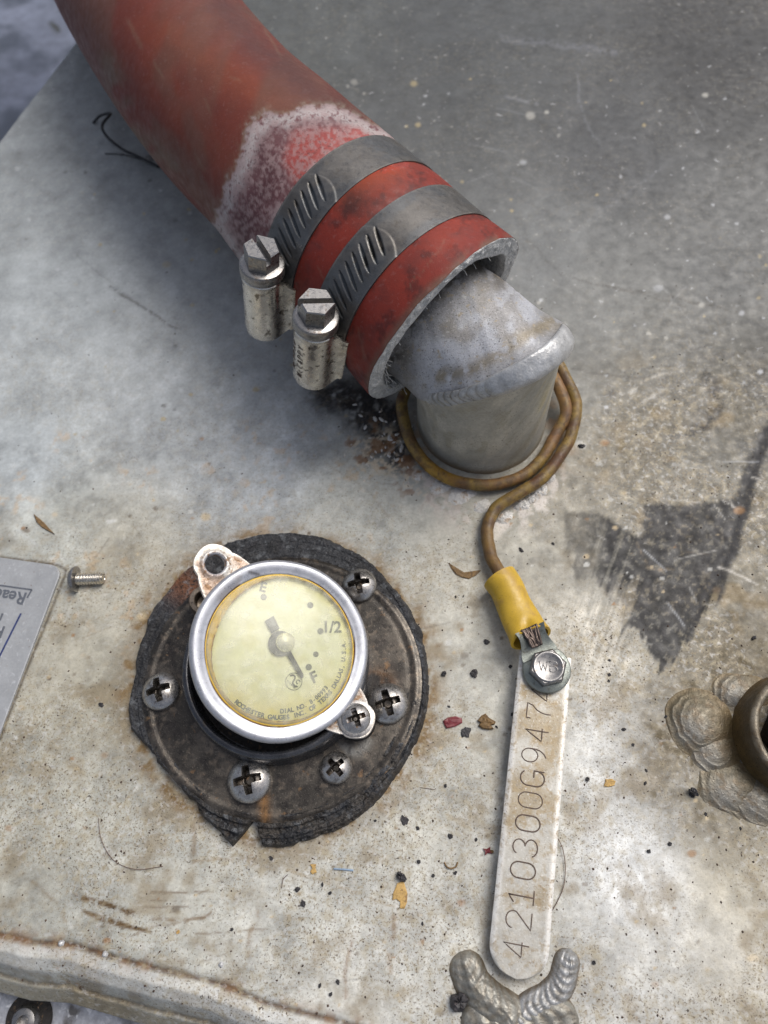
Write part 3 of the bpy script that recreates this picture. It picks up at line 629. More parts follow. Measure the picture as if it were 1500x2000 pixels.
clamp(S2, 'steel worm-drive clamp nearest the cut end of the red hose, with scribed housing', -33, .18, [('McC&RRY', 1.72, -1.02, .19, .19), ('MURRAY', 1.22, -.90, .15, .19)])

# ------------------------------------------------------------------ aluminium elbow pipe
BP = pix(938, 818, 0); RP = 1.98
J = A(BP[0], BP[1], 3.1)
hend = hframe(0)[0]; htan = hframe(0)[1]
d2 = hpos(1.3)-J; d2[2] = .05*np.hypot(d2[0], d2[1]); d2 = nrm(d2); d1 = A(0, 0, 1.)
mn = nrm(nrm(d1+d2)+A(0, .16, 0))
def mitre(d, a, fx, fy, R_): 
    e = math.cos(a)*fx+math.sin(a)*fy; tt = -R_*np.dot(mn, e)/np.dot(mn, d); return J+R_*e+d*tt, tt, e
fx = nrm(A(d2[0], d2[1], 0)); fy = np.cross(d1, fx); f2x = nrm(np.cross(fy, d2)); 
pipe = thing('pipe_elbow', 'mitred grey aluminium pipe elbow welded to the tank top', 'pipe', BP)
npi = 220; ang_ = np.linspace(0, 2*np.pi, npi, endpoint=False); nz_ = 60
V = np.zeros((npi, nz_, 3)); AZ = np.zeros((npi, nz_)); QZ = np.zeros((npi, nz_))
for i, a in enumerate(ang_):
    P_, tt, e = mitre(d1, a, fx, fy, RP); zt = P_[2]
    for k in range(nz_):
        q = k/(nz_-1); z = q*zt
        r = RP*(1+.012*math.exp(-(z/.2)**2)+.014*math.sin(a*2+1)*(1-q)+.02*sm(.75, 1, q)); V[i, k] = A(BP[0], BP[1], 0)+r*e+A(0, 0, z)
        AZ[i, k] = a; QZ[i, k] = z
r_ = fbm(np.cos(AZ)*3+5, np.sin(AZ)*3+QZ, 130); V += (np.cos(AZ)[..., None]*fx+np.sin(AZ)[..., None]*fy)*((r_-.5)*.07)[..., None]
pc = np.zeros(V.shape)+lin((172, 169, 158)); nn_ = fbm(np.cos(AZ)*4+5, np.sin(AZ)*4+QZ*1.2, 133)
pc = mix(pc, lin((202, 197, 182)), .6*sm(.4, .62, nn_)); pc = mix(pc, lin((160, 154, 136)), .6*sm(.55, .72, fbm(np.cos(AZ)*7+5, np.sin(AZ)*7+QZ*2, 137)))
pc = mix(pc, lin((120, 96, 66)), .8*np.exp(-(QZ/.22)**2))
pu, pv = proj(V); pc = mix(pc, lin((190, 172, 110)), .5*np.exp(-(dline(pu, pv, [(1066, 748), (1060, 800)])/10)**2)*sm(.4, .6, nn_))
mk = np.stack([sm(.4, .7, nn_)+.4, QZ*0+.3, QZ*0], -1)
obj('upright_section', V.reshape(-1, 3), gridF(npi, nz_, True), M_alu, pipe, col=pc, mask=mk)
nl_ = 90; V = np.zeros((npi, nl_, 3)); QL = np.zeros((npi, nl_))
for i, a in enumerate(ang_):
    P_, tt, e = mitre(d2, a, f2x, fy, RP)
    for k in range(nl_):
        q = k/(nl_-1); x = tt+(3.6-tt)*q; e2_ = e
        sq = 1-.02*math.exp(-((x-tt)/.5)**2)*0
        V[i, k] = J+d2*x+RP*e2_*(1+.02*math.exp(-((x-tt)/.35)**2)+.03*math.exp(-((a-4.6)/.6)**2)*math.exp(-((x-1.0)/.9)**2)); QL[i, k] = x
AZ = np.repeat(ang_[:, None], nl_, 1)
V += (np.cos(AZ)[..., None]*f2x+np.sin(AZ)[..., None]*fy)*((fbm(np.cos(AZ)*2.2+5, np.sin(AZ)*2.2+QL*.7, 140)-.5)*.12)[..., None]
pu, pv = proj(V); q1 = fbm(pu/80, pv/80, 143, 5); q2 = fbm(pu/16, pv/16, 146, 4)
pc = np.zeros(V.shape)+lin((152, 152, 154)); pc = mix(pc, lin((186, 188, 194)), .75*sm(.42, .62, q1)); pc = mix(pc, lin((126, 118, 104)), .5*sm(.5, .66, fbm(pu/40, pv/40, 149)))
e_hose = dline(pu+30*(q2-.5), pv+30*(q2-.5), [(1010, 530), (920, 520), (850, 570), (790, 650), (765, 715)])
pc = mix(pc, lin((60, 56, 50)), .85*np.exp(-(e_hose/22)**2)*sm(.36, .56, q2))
pc = mix(pc, lin((84, 76, 64)), .6*np.exp(-(dline(pu, pv, [(900, 510), (960, 515), (1000, 560)])/26)**2)*sm(.3, .5, q2))
pc = mix(pc, lin((176, 146, 92)), .7*np.exp(-((np.hypot(pu-905+20*q2, pv-578))/14)**2)*sm(.4, .52, q2))
wline = [(815, 760), (870, 750), (930, 735), (1000, 690), (1060, 650), (1110, 622)]
pc = mix(pc, lin((132, 118, 88)), .7*np.exp(-(dline(pu+20*(q2-.5), pv+14, wline)/14)**2)*sm(.38, .55, q2))
mk = np.stack([.6+.4*np.exp(-(e_hose/60)**2)+.4*sm(.5, .7, q1), .9+0*q1, 0*q1], -1)
obj('angled_section', V.reshape(-1, 3), gridF(npi, nl_, True), M_alu, pipe, col=pc, mask=mk)
# weld bead following the mitre
nb = 520; ab = np.linspace(0, 2*np.pi, nb, endpoint=False); mcen = []; 
for a in ab:
    P_, tt, e = mitre(d1, a, fx, fy, RP*1.0); mcen.append((P_, e))
MCn = np.array([m_[0] for m_ in mcen]); ME = np.array([m_[1] for m_ in mcen])
TT = np.roll(MCn, -1, 0)-np.roll(MCn, 1, 0); TT /= np.linalg.norm(TT, axis=1)[:, None]
slen = np.cumsum(np.linalg.norm(MCn-np.roll(MCn, 1, 0), axis=1))
_q = MCn-J; _q = _q-np.outer(_q@d2, d2); _q /= np.linalg.norm(_q, axis=1)[:, None]; ME = ME+_q; NB_ = ME-(ME*TT).sum(1)[:, None]*TT; NB_ /= np.linalg.norm(NB_, axis=1)[:, None]; SB = np.cross(TT, NB_)
mu, mv = proj(MCn); big = sm(880, 1000, mu)
ncs = 26; cth = np.linspace(-.15*np.pi, 1.15*np.pi, ncs); V = np.zeros((nb, ncs, 3)); wc = np.zeros((nb, ncs, 3)); wm = np.zeros((nb, ncs, 3))
for k, th in enumerate(cth):
    cx = math.cos(th); ph = slen*2*np.pi/.30+3.0*(1-cx*cx)+2.5*fbm(slen*.8, slen*0, 150)*2
    rip = .06*(np.abs(np.sin(ph/2))-.5)*(1-.8*big)+.10*(fbm(slen*1.1, slen*0+th, 152)-.5)
    wdt = .20+.13*big+.12*(fbm(slen*.9, slen*0+4, 155)-.5); hgt = .045+.11*big+rip*.8+.08*(fbm(slen*2.5, slen*0+9, 158)-.5)*big; hgt = hgt*(.18+.82*sm(-.75, .1, -ME[:, 1])); wdt = wdt*(.4+.6*sm(-.75, .1, -ME[:, 1]))
    V[:, k] = MCn+SB*(wdt*cx)[:, None]+NB_*(hgt*math.sin(th)-.0)[:, None]
    c_ = np.zeros((nb, 3))+lin((176, 177, 178)); c_ = mix(c_, lin((184, 184, 183)), big*.8); wc[:, k] = mix(c_, lin((120, 108, 86)), .6*(1-big)*sm(.5, .1, np.abs(np.sin(ph/2))))
    wm[:, k, 0] = .6-.5*big
obj('weld_bead', V.reshape(-1, 3), gridF(nb, ncs, True)[:, ::-1], M_weld, pipe, col=wc, mask=wm)

# ------------------------------------------------------------------ white crust round the pipe foot
def lump(cx, cy, rx, ry, h, seed, n=64, m=16, z0=0., rot=0.):
    a = np.linspace(0, 2*np.pi, n, endpoint=False); V = np.zeros((n, m, 3))
    for k in range(m):
        q = k/(m-1); rr = (1-q)*(1+.5*(fbm(np.cos(a)*2.2+seed, np.sin(a)*2.2+seed, seed)-.5)+.3*(fbm(np.cos(a)*7+seed, np.sin(a)*7, seed+2)-.5))
        zz_ = h*(1-(1-q)**2.0)*(1+.9*(fbm(np.cos(a)*(1-q)*5+seed, np.sin(a)*(1-q)*5, seed+5)-.5))
        x_, y_ = np.cos(a)*rr*rx, np.sin(a)*rr*ry
        V[:, k, 0] = cx+x_*math.cos(rot)-y_*math.sin(rot); V[:, k, 1] = cy+x_*math.sin(rot)+y_*math.cos(rot); V[:, k, 2] = z0-.03+zz_+.02
    return V.reshape(-1, 3), gridF(n, m, True)
parts = []
for i, (u_, v_, r_, h_) in enumerate([(1068, 935, .28, .22), (1050, 960, .34, .2), (1020, 985, .3, .14), (985, 1010, .3, .12), (905, 965, .5, .08), (860, 950, .38, .07), (1090, 900, .22, .2), (940, 990, .34, .08), (1035, 975, .25, .16), (820, 930, .2, .06)]):
    P_ = pix(u_, v_); parts.append(lump(P_[0], P_[1], r_, r_*.7, h_, 160+i*3, rot=.5))
v, f = joinm(parts); tag(obj('corrosion_crust', v, f, M_caulk), 'lumpy white corrosion crust round the foot of the elbow pipe', 'corrosion')
parts = []
for i in range(60):
    u_, v_ = (random.gauss(745, 34), random.gauss(880, 34)); P_ = pix(u_, v_); r_ = random.uniform(.02, .08)
    parts.append(lump(P_[0], P_[1], r_*1.4, r_*.7, r_*.6, 200+i, 14, 5, rot=random.uniform(0, 3)))
v, f = joinm(parts); tag(obj('crumbled_debris', v, f, M_caulk), 'crumbs of pale tan debris left of the pipe foot', 'debris', kind='stuff')

# ------------------------------------------------------------------ yellow ground wire
pc2 = A(BP[0], BP[1], 0)
def around(deg, r, z): return pc2+A(r*math.cos(math.radians(deg)), r*math.sin(math.radians(deg)), z)
wp = [around(60, 2.45, .6), around(100, 2.45, .75), around(140, 2.42, .8), around(170, 2.45, .7), pix(786, 815, .55), pix(812, 880, .38), pix(858, 925, .30), pix(920, 946, .27), pix(985, 943, .27), pix(1045, 912, .33), pix(1086, 850, .5), pix(1104, 790, .75),
      around(40, 2.5, 1.0), around(65, 2.7, 1.1), around(48, 2.95, 1.0), pix(1118, 765, .75), pix(1124, 815, .62), pix(1106, 868, .52), pix(1062, 930, .45), pix(1010, 965, .35), pix(968, 992, .27), pix(951, 1035, .27), pix(958, 1085, .32), pix(976, 1122, .42), pix(990, 1150, .48)]
wire = thing('ground_wire', 'dirty yellow insulated wire looped round the pipe and crimped to a lug', 'wire', pix(940, 950, 0))
wpath = catmull(wp, 14); wpath = wpath+np.stack([fbm(np.arange(len(wpath))/11., 0*np.arange(len(wpath))+k*7, 410+k)-.5 for k in range(3)], -1)*A(.09, .09, .05); wr = .185
V, f = sweep(wpath, wr, 24)
nwv = len(V); wi = np.repeat(np.arange(len(wpath)), 24)/len(wpath); th = np.tile(np.arange(24), len(wpath))*2*np.pi/24
wu, wv_ = proj(V); wn = fbm(wi*60, np.cos(th)*1.0+5, 230, 4)
wcl = np.zeros((nwv, 3))+lin((128, 104, 50)); wcl = mix(wcl, lin((104, 78, 46)), .8*sm(.42, .6, wn)); wcl = mix(wcl, lin((78, 46, 26)), .8*sm(.58, .68, wn))
low = sm(985, 1060, wv_)*(wi > .6); wcl = mix(wcl, lin((112, 84, 44)), .8*low)
wcl = mix(wcl, lin((196, 150, 40)), .5*np.exp(-(np.hypot(wu-850, wv_-925)/46)**2)); wcl = mix(wcl, lin((128, 92, 56)), .6*(wu > 930)*(wi < .55)*sm(.3, .5, wn))
obj('insulation', V, f, M_wire, wire, col=wcl, mask=np.stack([.75-.35*low, low*0, low*0], -1))
# tab first (heights needed)
ZT = .62                                                        # height of tab upper face at the lug end
ct0, ct1 = pix(1066, 1278, ZT), pix(1009, 1912, .40); tt_ = nrm(ct1-ct0); TN = nrm(np.cross(np.cross(tt_, (0, 0, 1)), tt_)); TX = nrm(np.cross(TN, tt_))  # TX to image right
if TX[0] < 0: TX = -TX
if TN[2] < 0: TN = -TN
# crimp sleeve, flattened towards the lug
sp_ = catmull([pix(975, 1128, .48), pix(990, 1150, .52), pix(1005, 1185, .56), pix(1022, 1218, .70), pix(1037, 1246, .84)], 10)
q = np.linspace(0, 1, len(sp_)); rs = .50-.02*np.sin(q*np.pi)+.03*np.exp(-((q-1)/.1)**2)
V, f = sweep(sp_, rs, 48, caps=False)
V = V.reshape(len(sp_), 48, 3)
for i in range(len(sp_)):
    c_ = sp_[i]; fl = sm(.35, .75, q[i]); V[i, :, 2] = c_[2]+(V[i, :, 2]-c_[2])*(1-.32*fl); 
    lat = V[i]-c_; V[i, :, :2] = c_[:2]+lat[:, :2]*(1+.10*fl)
    # crimp dent on the upper face
    cu_, cv_ = proj(V[i]); dent = np.exp(-((cu_-1030)/9)**2-((cv_-1222)/15)**2)*(V[i, :, 2] > c_[2]); V[i, :, 2] -= .12*dent
# inner wall so the rim has thickness
Vin = V.copy(); 
for i in range(len(sp_)): Vin[i] = sp_[i]+(V[i]-sp_[i])*.86
ring = np.concatenate([Vin[::-1], V, V[-1:]*.0+Vin[-1:]], 0)[:, :, :]
ring = np.concatenate([V, Vin[::-1], V[:1]], 0); m_ = len(ring)
Fq = [list(x) for x in gridF(m_, 48)]+[[i*48+47, (i+1)*48+47, (i+1)*48, i*48] for i in range(m_-1)]
sleeve = obj('crimp_sleeve', ring.reshape(-1, 3), Fq, M_crimp, wire, autosmooth=50)
# ring terminal
BC = pixplane(1067, 1308, ct0+TN*.07, TN)                       # bolt axis on the tab
lugN = TN
parts = []
v, f = lathe(BC, TN, [(.30, .12), (.60, .12), (.63, .09), (.63, .01), (.30, .01)], 60); parts.append((v, f[:, ::-1]))
neck_dir = nrm(pix(1035, 1240, .8)-BC)
nx_ = nrm(np.cross(TN, neck_dir)); P0 = BC+TN*.02
nv_ = []; nn2 = 14
for i, qq in enumerate(np.linspace(.38, 1.12, 12)):
    wdt = .50-.13*sm(.4, .9, qq)+.06*sm(.9, 1.2, qq); cup = .15*sm(.55, 1.1, qq); lift = .12*sm(.5, 1.1, qq)
    for j, s_ in enumerate(np.linspace(-1, 1, nn2)):
        nv_.append(P0+neck_dir*qq+nx_*s_*wdt+TN*(.10+lift+cup*s_*s_))
nv_ = np.array(nv_); top_ = nv_; bot_ = nv_-TN*.09
parts.append((np.vstack([top_, bot_]), np.vstack([gridF(12, nn2), gridF(12, nn2)[:, ::-1]+12*nn2])))
v, f = joinm(parts); lug = obj('ring_terminal', v, f, M_zinc, wire, autosmooth=50)
parts = []
for k in range(16):
    s_ = -.75+1.5*k/15; wob = [random.gauss(0, .02) for _ in range(4)]
    P_ = [P0+neck_dir*qq+nx_*(s_*(.16+.12*sm(.6, 1.3, qq))+wob[i])+TN*(.21+.02*sm(.5, 1.1, qq)+abs(s_)*.08+random.uniform(-.01, .02)) for i, qq in enumerate((.60, .78, .95, 1.15))]
    parts.append(sweep(catmull(P_, 5), .038, 8))
v, f = joinm(parts); obj('wire_strands', v, f, M_strand, wire)

# ------------------------------------------------------------------ identification tab
tab = thing('identification_tab', 'white stained metal tab stamped with a serial number, welded at its rounded end', 'identification tab', pix(1010, 1850, 0))
hw0, hw1 = .69, .70; Ltab = np.linalg.norm(ct1-ct0)
# fit the half widths to the photo at both ends
hw0 = np.linalg.norm(pixplane(1118, 1283, ct0, TN)-pixplane(1017, 1275, ct0, TN))/2; hw1 = np.linalg.norm(pixplane(1071, 1850, ct0, TN)-pixplane(955, 1832, ct0, TN))/2
nx1, nx2 = 150, 26; Vt = []; loc = []
for i in range(nx1):
    qy = i/(nx1-1)*Ltab
    hwid = hw0+(hw1-hw0)*qy/Ltab
    rem = Ltab-qy; 
    if rem < hwid: hwid = max(.02, hwid*math.sqrt(max(0, 1-((hwid-rem)/hwid)**2.2)))
    hwid *= 1+.003*(vn(qy*2, 3)-.5)
    for j in range(nx2):
        sx_ = -1+2*j/(nx2-1); edge_ = .05*sm(.9, 1, abs(sx_)); Vt.append(ct0+tt_*qy+TX*sx_*hwid-TN*edge_*.6); loc.append((qy, sx_*hwid))
Vt = np.array(Vt); loc = np.array(loc); Vb = Vt-TN*.14
Ft = gridF(nx1, nx2); Fb = gridF(nx1, nx2)[:, ::-1]+nx1*nx2; side_ = []
bd_ = [i*nx2 for i in range(nx1)]+[(nx1-1)*nx2+j for j in range(1, nx2)]+[i*nx2+nx2-1 for i in range(nx1-2, -1, -1)]+[j for j in range(nx2-2, 0, -1)]
for a_, b_ in zip(bd_, bd_[1:]+bd_[:1]): side_.append([a_, a_+nx1*nx2, b_+nx1*nx2, b_])
tn = fbm(loc[:, 0]*1.3, loc[:, 1]*1.3, 250, 4); tcl = np.zeros((len(Vt), 3))+lin((186, 183, 174)); tcl = mix(tcl, lin((146, 126, 88)), .6*sm(.48, .68, tn))
tcl = mix(tcl, lin((236, 234, 228)), .7*sm(hw0-.16, hw0-.05, np.abs(loc[:, 1])))
ct = np.vstack([tcl, tcl*.8]); tm = np.zeros((len(ct), 3)); tm[:, 0] = np.tile(.35+.8*sm(.35, .6, tn), 2)
strip = obj('strip', np.vstack([Vt, Vb]), np.vstack([Ft, Fb, np.array(side_)]), M_tab, tab, col=ct, mask=tm, autosmooth=60)
CH = [('4', 1008, 1849), ('2', 1013, 1797), ('1', 1018, 1750), ('0', 1021.5, 1700), ('3', 1026, 1654), ('0', 1031, 1608), ('0', 1036, 1563), ('G', 1040, 1520), ('9', 1044, 1476), ('4', 1048.5, 1431), ('7', 1052, 1390), ('4', 1059, 1353)]
parts = []; TS = ct0+TN*.004
for ch, u_, v_ in CH:
    c_ = pixplane(u_, v_, TS, TN); hh = .60; ww = .40
    rot = .0
    for pl in GLY[ch]:
        P_ = [c_-tt_*((x_-.5)*ww)-TX*((y_-.5)*hh) for x_, y_ in densify(pl, 4)]
        parts.append(sweep(np.array(P_), .0155*random.uniform(.85, 1.15), 6))
v, f = joinm(parts); obj('serial_number', v, f, M_engr, strip)
# bolt
bolt = tag(thing('hex_bolt', 'small grey hex bolt through the wire lug into the white tab', 'bolt', BC), 'small grey hex bolt through the wire lug into the white tab', 'bolt')
hexp = [(.50*math.cos(q_), .50*math.sin(q_)) for q_ in np.radians(np.arange(0, 360, 60)+14)]
x_, y_, N_ = frame(TN)
v1, f1 = prism(hexp, .12, .44, BC, x_, y_, N_, .05); obj('hex_head', v1, f1, M_steel, bolt, smooth=False)
v, f = lathe(BC, TN, [(.42, .43), (.40, .463), (.36, .47), (.33, .450), (0, .448)], 48); head = obj('head_face', v, f, M_steel, bolt, autosmooth=50)
parts = []
bx_, by_ = nrm(TX+tt_*-.12), nrm(-tt_-TX*.12)
for ch, ox in (('W', -.24), ('B', .03)):
    for pl in GLY[ch]: parts.append(sweep(np.array([BC+TN*.45+bx_*(ox+gx*.21)+by_*((gy-.5)*.27) for gx, gy in densify(pl, 3)]), .014, 6))
v, f = joinm(parts); obj('head_mark', v, f, M_steel, head)

# weld bead helper for puddle welds on the plate
def puddle(path, width, h, seed, pitch=.28, n=44, base=(176, 174, 166), zlift=0., end_round=True, curl=1.0):
    path = catmull(path, 16); s = np.concatenate([[0], np.cumsum(np.linalg.norm(np.diff(path, axis=0), axis=1))]); L_ = s[-1]
    ns = int(L_/.035)+6; ext = width*.95; S_ = np.linspace(-ext, L_+ext, ns); T = np.gradient(path, axis=0); T /= np.linalg.norm(T, axis=1)[:, None]
    V = []; cols = []; mks = []
    for s_ in S_:
        sc = min(max(s_, 0), L_); P_ = np.array([np.interp(sc, s, path[:, k]) for k in range(3)]); t_ = nrm([np.interp(sc, s, T[:, k]) for k in range(3)])
        P_ = P_+t_*(s_-sc); sd_ = nrm(np.cross(A(0, 0, 1), t_)); o_ = max(0, -s_, s_-L_)/ext; wd = width*math.sqrt(max(0, 1-o_*o_))*(1+.25*(vn(s_*1.2, seed)-.5))+.002
        x = np.linspace(-1, 1, n); xx_ = x*wd; rr = np.abs(x)
        ph = (s_+curl*(xx_**2)/max(width, .1)*.9)/pitch*2*np.pi+1.5*fbm(x*1.2+seed, x*0+s_*.8, seed)
        z = h*np.clip(1-rr**2.2, 0, 1)**.85*math.sqrt(max(0, 1-o_**2.4))
        z = z*(1+.06*np.sin(ph)*(1-rr**2)*(.3+1.4*vn(s_*1.5, x*1.5, seed+7))+.8*(fbm(x*1.5+seed, x*0+s_*1.3, seed+3)-.5)+.12*(fbm(x*5+seed, x*0+s_*4, seed+4)-.5))
        V.append(P_+np.outer(xx_, sd_)+np.outer(z, A(0, 0, 1)))
        c_ = np.zeros((n, 3))+lin(base); c_ = mix(c_, lin((104, 86, 60)), .30*sm(.3, -.6, np.sin(ph))+.6*sm(.7, 1, rr)); cols.append(c_); mks.append(np.stack([.7+0*x, 0*x, 0*x], -1))
    return np.array(V).reshape(-1, 3), gridF(ns, n), np.array(cols).reshape(-1, 3), np.array(mks).reshape(-1, 3)
def puddles(name, lst, mat, parent=None, flip=False):
    Vs = []; Fs = []; Cs = []; Ms = []; o = 0
    for a_ in lst: v, f, c, m = a_; Vs.append(v); Fs.append(f+o); Cs.append(c); Ms.append(m); o += len(v)
    F_ = np.vstack(Fs)
    return obj(name, np.vstack(Vs), F_[:, ::-1], mat, parent, col=np.vstack(Cs), mask=np.vstack(Ms))
puddles('weld_bead', [puddle([pix(912, 1893, 0), pix(926, 1925, 0), pix(955, 1956, 0), pix(990, 1980, 0), pix(1010, 2005, 0)], .43, .30, 3, .23, base=(140, 138, 130)),
                      puddle([pix(1106, 1882, 0), pix(1096, 1920, 0), pix(1072, 1948, 0), pix(1036, 1968, 0), pix(1008, 1996, 0)], .35, .24, 9, .17, base=(156, 157, 157)),
                      puddle([pix(1085, 1996, 0), pix(1035, 2004, 0), pix(985, 2006, 0), pix(945, 2000, 0)], .58, .22, 15, .33, base=(138, 136, 128), curl=-1.4)], M_weld, tab)

# ------------------------------------------------------------------ fuel gauge
FC = pix(549, 1329, .28)
gauge = thing('fuel_gauge', 'round tank gauge with yellowed dial, tilted in its dark six-screw flange', 'gauge', pix(549, 1329, 0))
FR = 3.80
ns_, nr_ = 220, 60; a = np.linspace(0, 2*np.pi, ns_, endpoint=False); V = np.zeros((ns_, nr_, 3)); RR = np.zeros((ns_, nr_)); TH = np.zeros((ns_, nr_))
rv = np.concatenate([[1.0, 1.0], np.linspace(.995, .05, nr_-2)])
for k, r_ in enumerate(rv):
    z = .30 if k else .05
    z += .024*math.exp(-((r_-.955)/.016)**2)-.014*math.exp(-((r_-.92)/.018)**2)-.03*sm(.9, .985, r_)*0
    if r_ > .985 and k: z -= .04
    rad = FR*r_*(1+.0*a)*np.where(True, 1, 1)
    V[:, k, 0] = FC[0]+np.cos(a)*rad*1.02; V[:, k, 1] = FC[1]+np.sin(a)*rad*.955; V[:, k, 2] = z+.02*(fbm(np.cos(a)*r_*2+4, np.sin(a)*r_*2+4, 260)-.5)
    RR[:, k] = r_; TH[:, k] = a
fn = fbm(V[..., 0]*1.2, V[..., 1]*1.2, 262, 5); fcl = np.zeros(V.shape)+lin((64, 60, 55)); fcl = mix(fcl, lin((102, 95, 86)), .6*sm(.45, .65, fn)); fcl = mix(fcl, lin((50, 46, 44)), .6*sm(.5, .66, fbm(V[..., 0]*2.2, V[..., 1]*2.2, 266)))
gu, gv = proj(V); fcl = mix(fcl, lin((150, 104, 58)), .8*np.exp(-(np.hypot(gu-742, gv-1335)/22)**2)*sm(.35, .5, fn)); fcl = mix(fcl, lin((150, 110, 66)), .8*np.exp(-(dline(gu, gv, [(515, 1560), (518, 1600)])/10)**2))
fcl = mix(fcl, lin((150, 148, 142)), .8*np.exp(-((np.hypot(gu-690, gv-1440)-28)/10)**2)*(gv > 1440)*sm(.3, .5, fn)); fcl = mix(fcl, lin((130, 80, 44)), .7*np.exp(-(dline(gu, gv, [(350, 1110), (300, 1190)])/10)**2))
obj('flange', V.reshape(-1, 3), gridF(ns_, nr_, True), M_flange, gauge, col=fcl, autosmooth=60)
# perished gasket
GP = [(548, 1042), (640, 1053), (712, 1088), (768, 1146), (815, 1218), (836, 1290), (834, 1368), (812, 1450), (770, 1522), (705, 1590), (640, 1630), (575, 1650), (512, 1654), (502, 1608), (494, 1604), (452, 1655), (425, 1622), (380, 1568), (330, 1512), (290, 1462), (258, 1425), (250, 1375), (264, 1312), (276, 1255), (300, 1190), (345, 1132), (400, 1085), (470, 1052)]
gp = np.array([pix(a_, b_, .12)[:2] for a_, b_ in GP]); ga = np.unwrap(np.arctan2(gp[:, 1]-FC[1], gp[:, 0]-FC[0])); grd = np.hypot(gp[:, 0]-FC[0], gp[:, 1]-FC[1])
o_ = np.argsort(np.mod(ga, 2*np.pi)); gam = np.mod(ga, 2*np.pi)[o_]; grm = grd[o_]
ng = 900; a = np.linspace(0, 2*np.pi, ng, endpoint=False); Ro = np.interp(a, gam, grm, period=2*np.pi); Ro = Ro+.16*(fbm(a*9, a*0, 270, 5)-.5)+.05*(fbm(a*40, a*0, 272, 3)-.5)
nk = 46; V = np.zeros((ng, nk, 3)); gc = np.zeros((ng, nk, 3)); gm = np.zeros((ng, nk, 3)); Ri = 3.45
for k in range(nk):
    q_ = k/(nk-1); r_ = Ro+(Ri-Ro)*q_ ; z = .26*np.minimum(1, (q_*(Ro-Ri)/.10))**.6
    x_ = FC[0]+np.cos(a)*r_; y_ = FC[1]+np.sin(a)*r_
    rough_ = fbm(x_*4, y_*4, 275, 5)-.5; lay = .035*np.sign(np.sin(r_*26+4*(fbm(a*3, a*0, 277)-.5)))
    low_ = sm(-.2, -.9, np.sin(a-.35))                           # most broken at the lower right
    z = z+(rough_*.20+lay)*(.35+.9*low_)*(q_ > .02); z = np.maximum(z, .0) if k else z*0-.02
    V[:, k] = np.stack([x_, y_, z], -1)
    c_ = np.zeros((ng, 3))+lin((50, 51, 54)); c_ = mix(c_, lin((30, 29, 30)), .7*sm(.45, .6, fbm(x_*2, y_*2, 279))); c_ = mix(c_, lin((62, 55, 46)), .6*low_*sm(.45, .6, fbm(x_*3, y_*3, 281)))
    c_ = mix(c_, lin((110, 66, 36)), .8*np.exp(-((a-2.42)/.12)**2)*(q_ < .7)); gc[:, k] = c_; gm[:, k, 0] = .3+.7*low_
obj('gasket', V.reshape(-1, 3), gridF(ng, nk, True), M_gask, gauge, col=gc, mask=gm)
# cup ring under the gauge head
KC = pix(536, 1292, .95)
v, f = lathe(A(KC[0], KC[1], 0), (0, 0, 1), [(2.62, .25), (2.60, .5), (2.56, .80), (2.53, .92), (2.47, .98), (2.38, .99), (2.32, .95), (2.30, .85), (2.28, .3), (.2, .3)], 140)
cup = obj('cup_ring', v, f, M_cup, gauge, autosmooth=60)
v, f = lathe(A(KC[0], KC[1], 0), (0, 0, 1), [(2.27, .34), (1.0, .36), (0, .36)], 80); obj('cup_floor', v, f, M_black, gauge)
# tilted head
GN = nrm((.43, -.10, 1.)); GC = pix(550, 1266, 2.0)
gx, gy, gn = frame(GN)
BR_ = 2.34
bp_ = [(2.05, -1.05), (2.16, -.95), (2.22, -.6), (2.30, -.22), (2.335, -.10), (2.325, .0), (2.285, .06), (2.22, .085), (2.12, .075), (2.02, .045), (1.965, .03), (1.94, .01), (1.93, -.03), (1.93, -.25)]
# densify profile
bpd = catmull([(r_, h_, 0) for r_, h_ in bp_], 4)[:, :2]
nbz = 240; V, f = lathe(GC, GN, [tuple(q_) for q_ in bpd], nbz, rfun=lambda a_: 1+.004*np.sin(3*a_+1)+.003*np.sin(7*a_))
Vr = V.reshape(nbz, -1, 3); bu, bv = proj(Vr); kk = np.tile(np.arange(len(bpd)), (nbz, 1)); ab_ = np.repeat(np.linspace(0, 2*np.pi, nbz, endpoint=False)[:, None], len(bpd), 1)
bn = fbm(np.cos(ab_)*4+5, np.sin(ab_)*4+kk*.08, 290, 5); bcl = np.zeros(Vr.shape)+lin((172, 174, 180)); bcl = mix(bcl, lin((150, 142, 128)), .65*(bpd[kk, 1] < -.12)*sm(.3, .55, bn))
bcl = mix(bcl, lin((120, 96, 66)), .7*(bpd[kk, 1] < -.25)*sm(.45, .6, bn)); bcl = mix(bcl, lin((120, 80, 44)), .9*(bpd[kk, 0] < 1.96)*sm(.4, .5, bn))
bcl = mix(bcl, lin((74, 70, 72)), .85*np.exp(-(dline(bu, bv, [(487, 1117), (505, 1122)])/3)**2)); bcl = mix(bcl, lin((90, 70, 50)), .6*np.exp(-(dline(bu, bv, [(470, 1100), (480, 1140), (440, 1170)])/16)**2)*sm(.4, .55, bn))
bmk = np.stack([np.clip(.15+.8*(bpd[kk, 1] < -.1), 0, 1), bn*0, bn*0], -1)
bez = obj('bezel', V, f, M_bez, gauge, col=bcl, mask=bmk)
v, f = lathe(GC, GN, [(1.95, -1.9), (2.04, -1.6), (2.05, -1.05)], 90); obj('gauge_body', v, f, M_black, gauge)
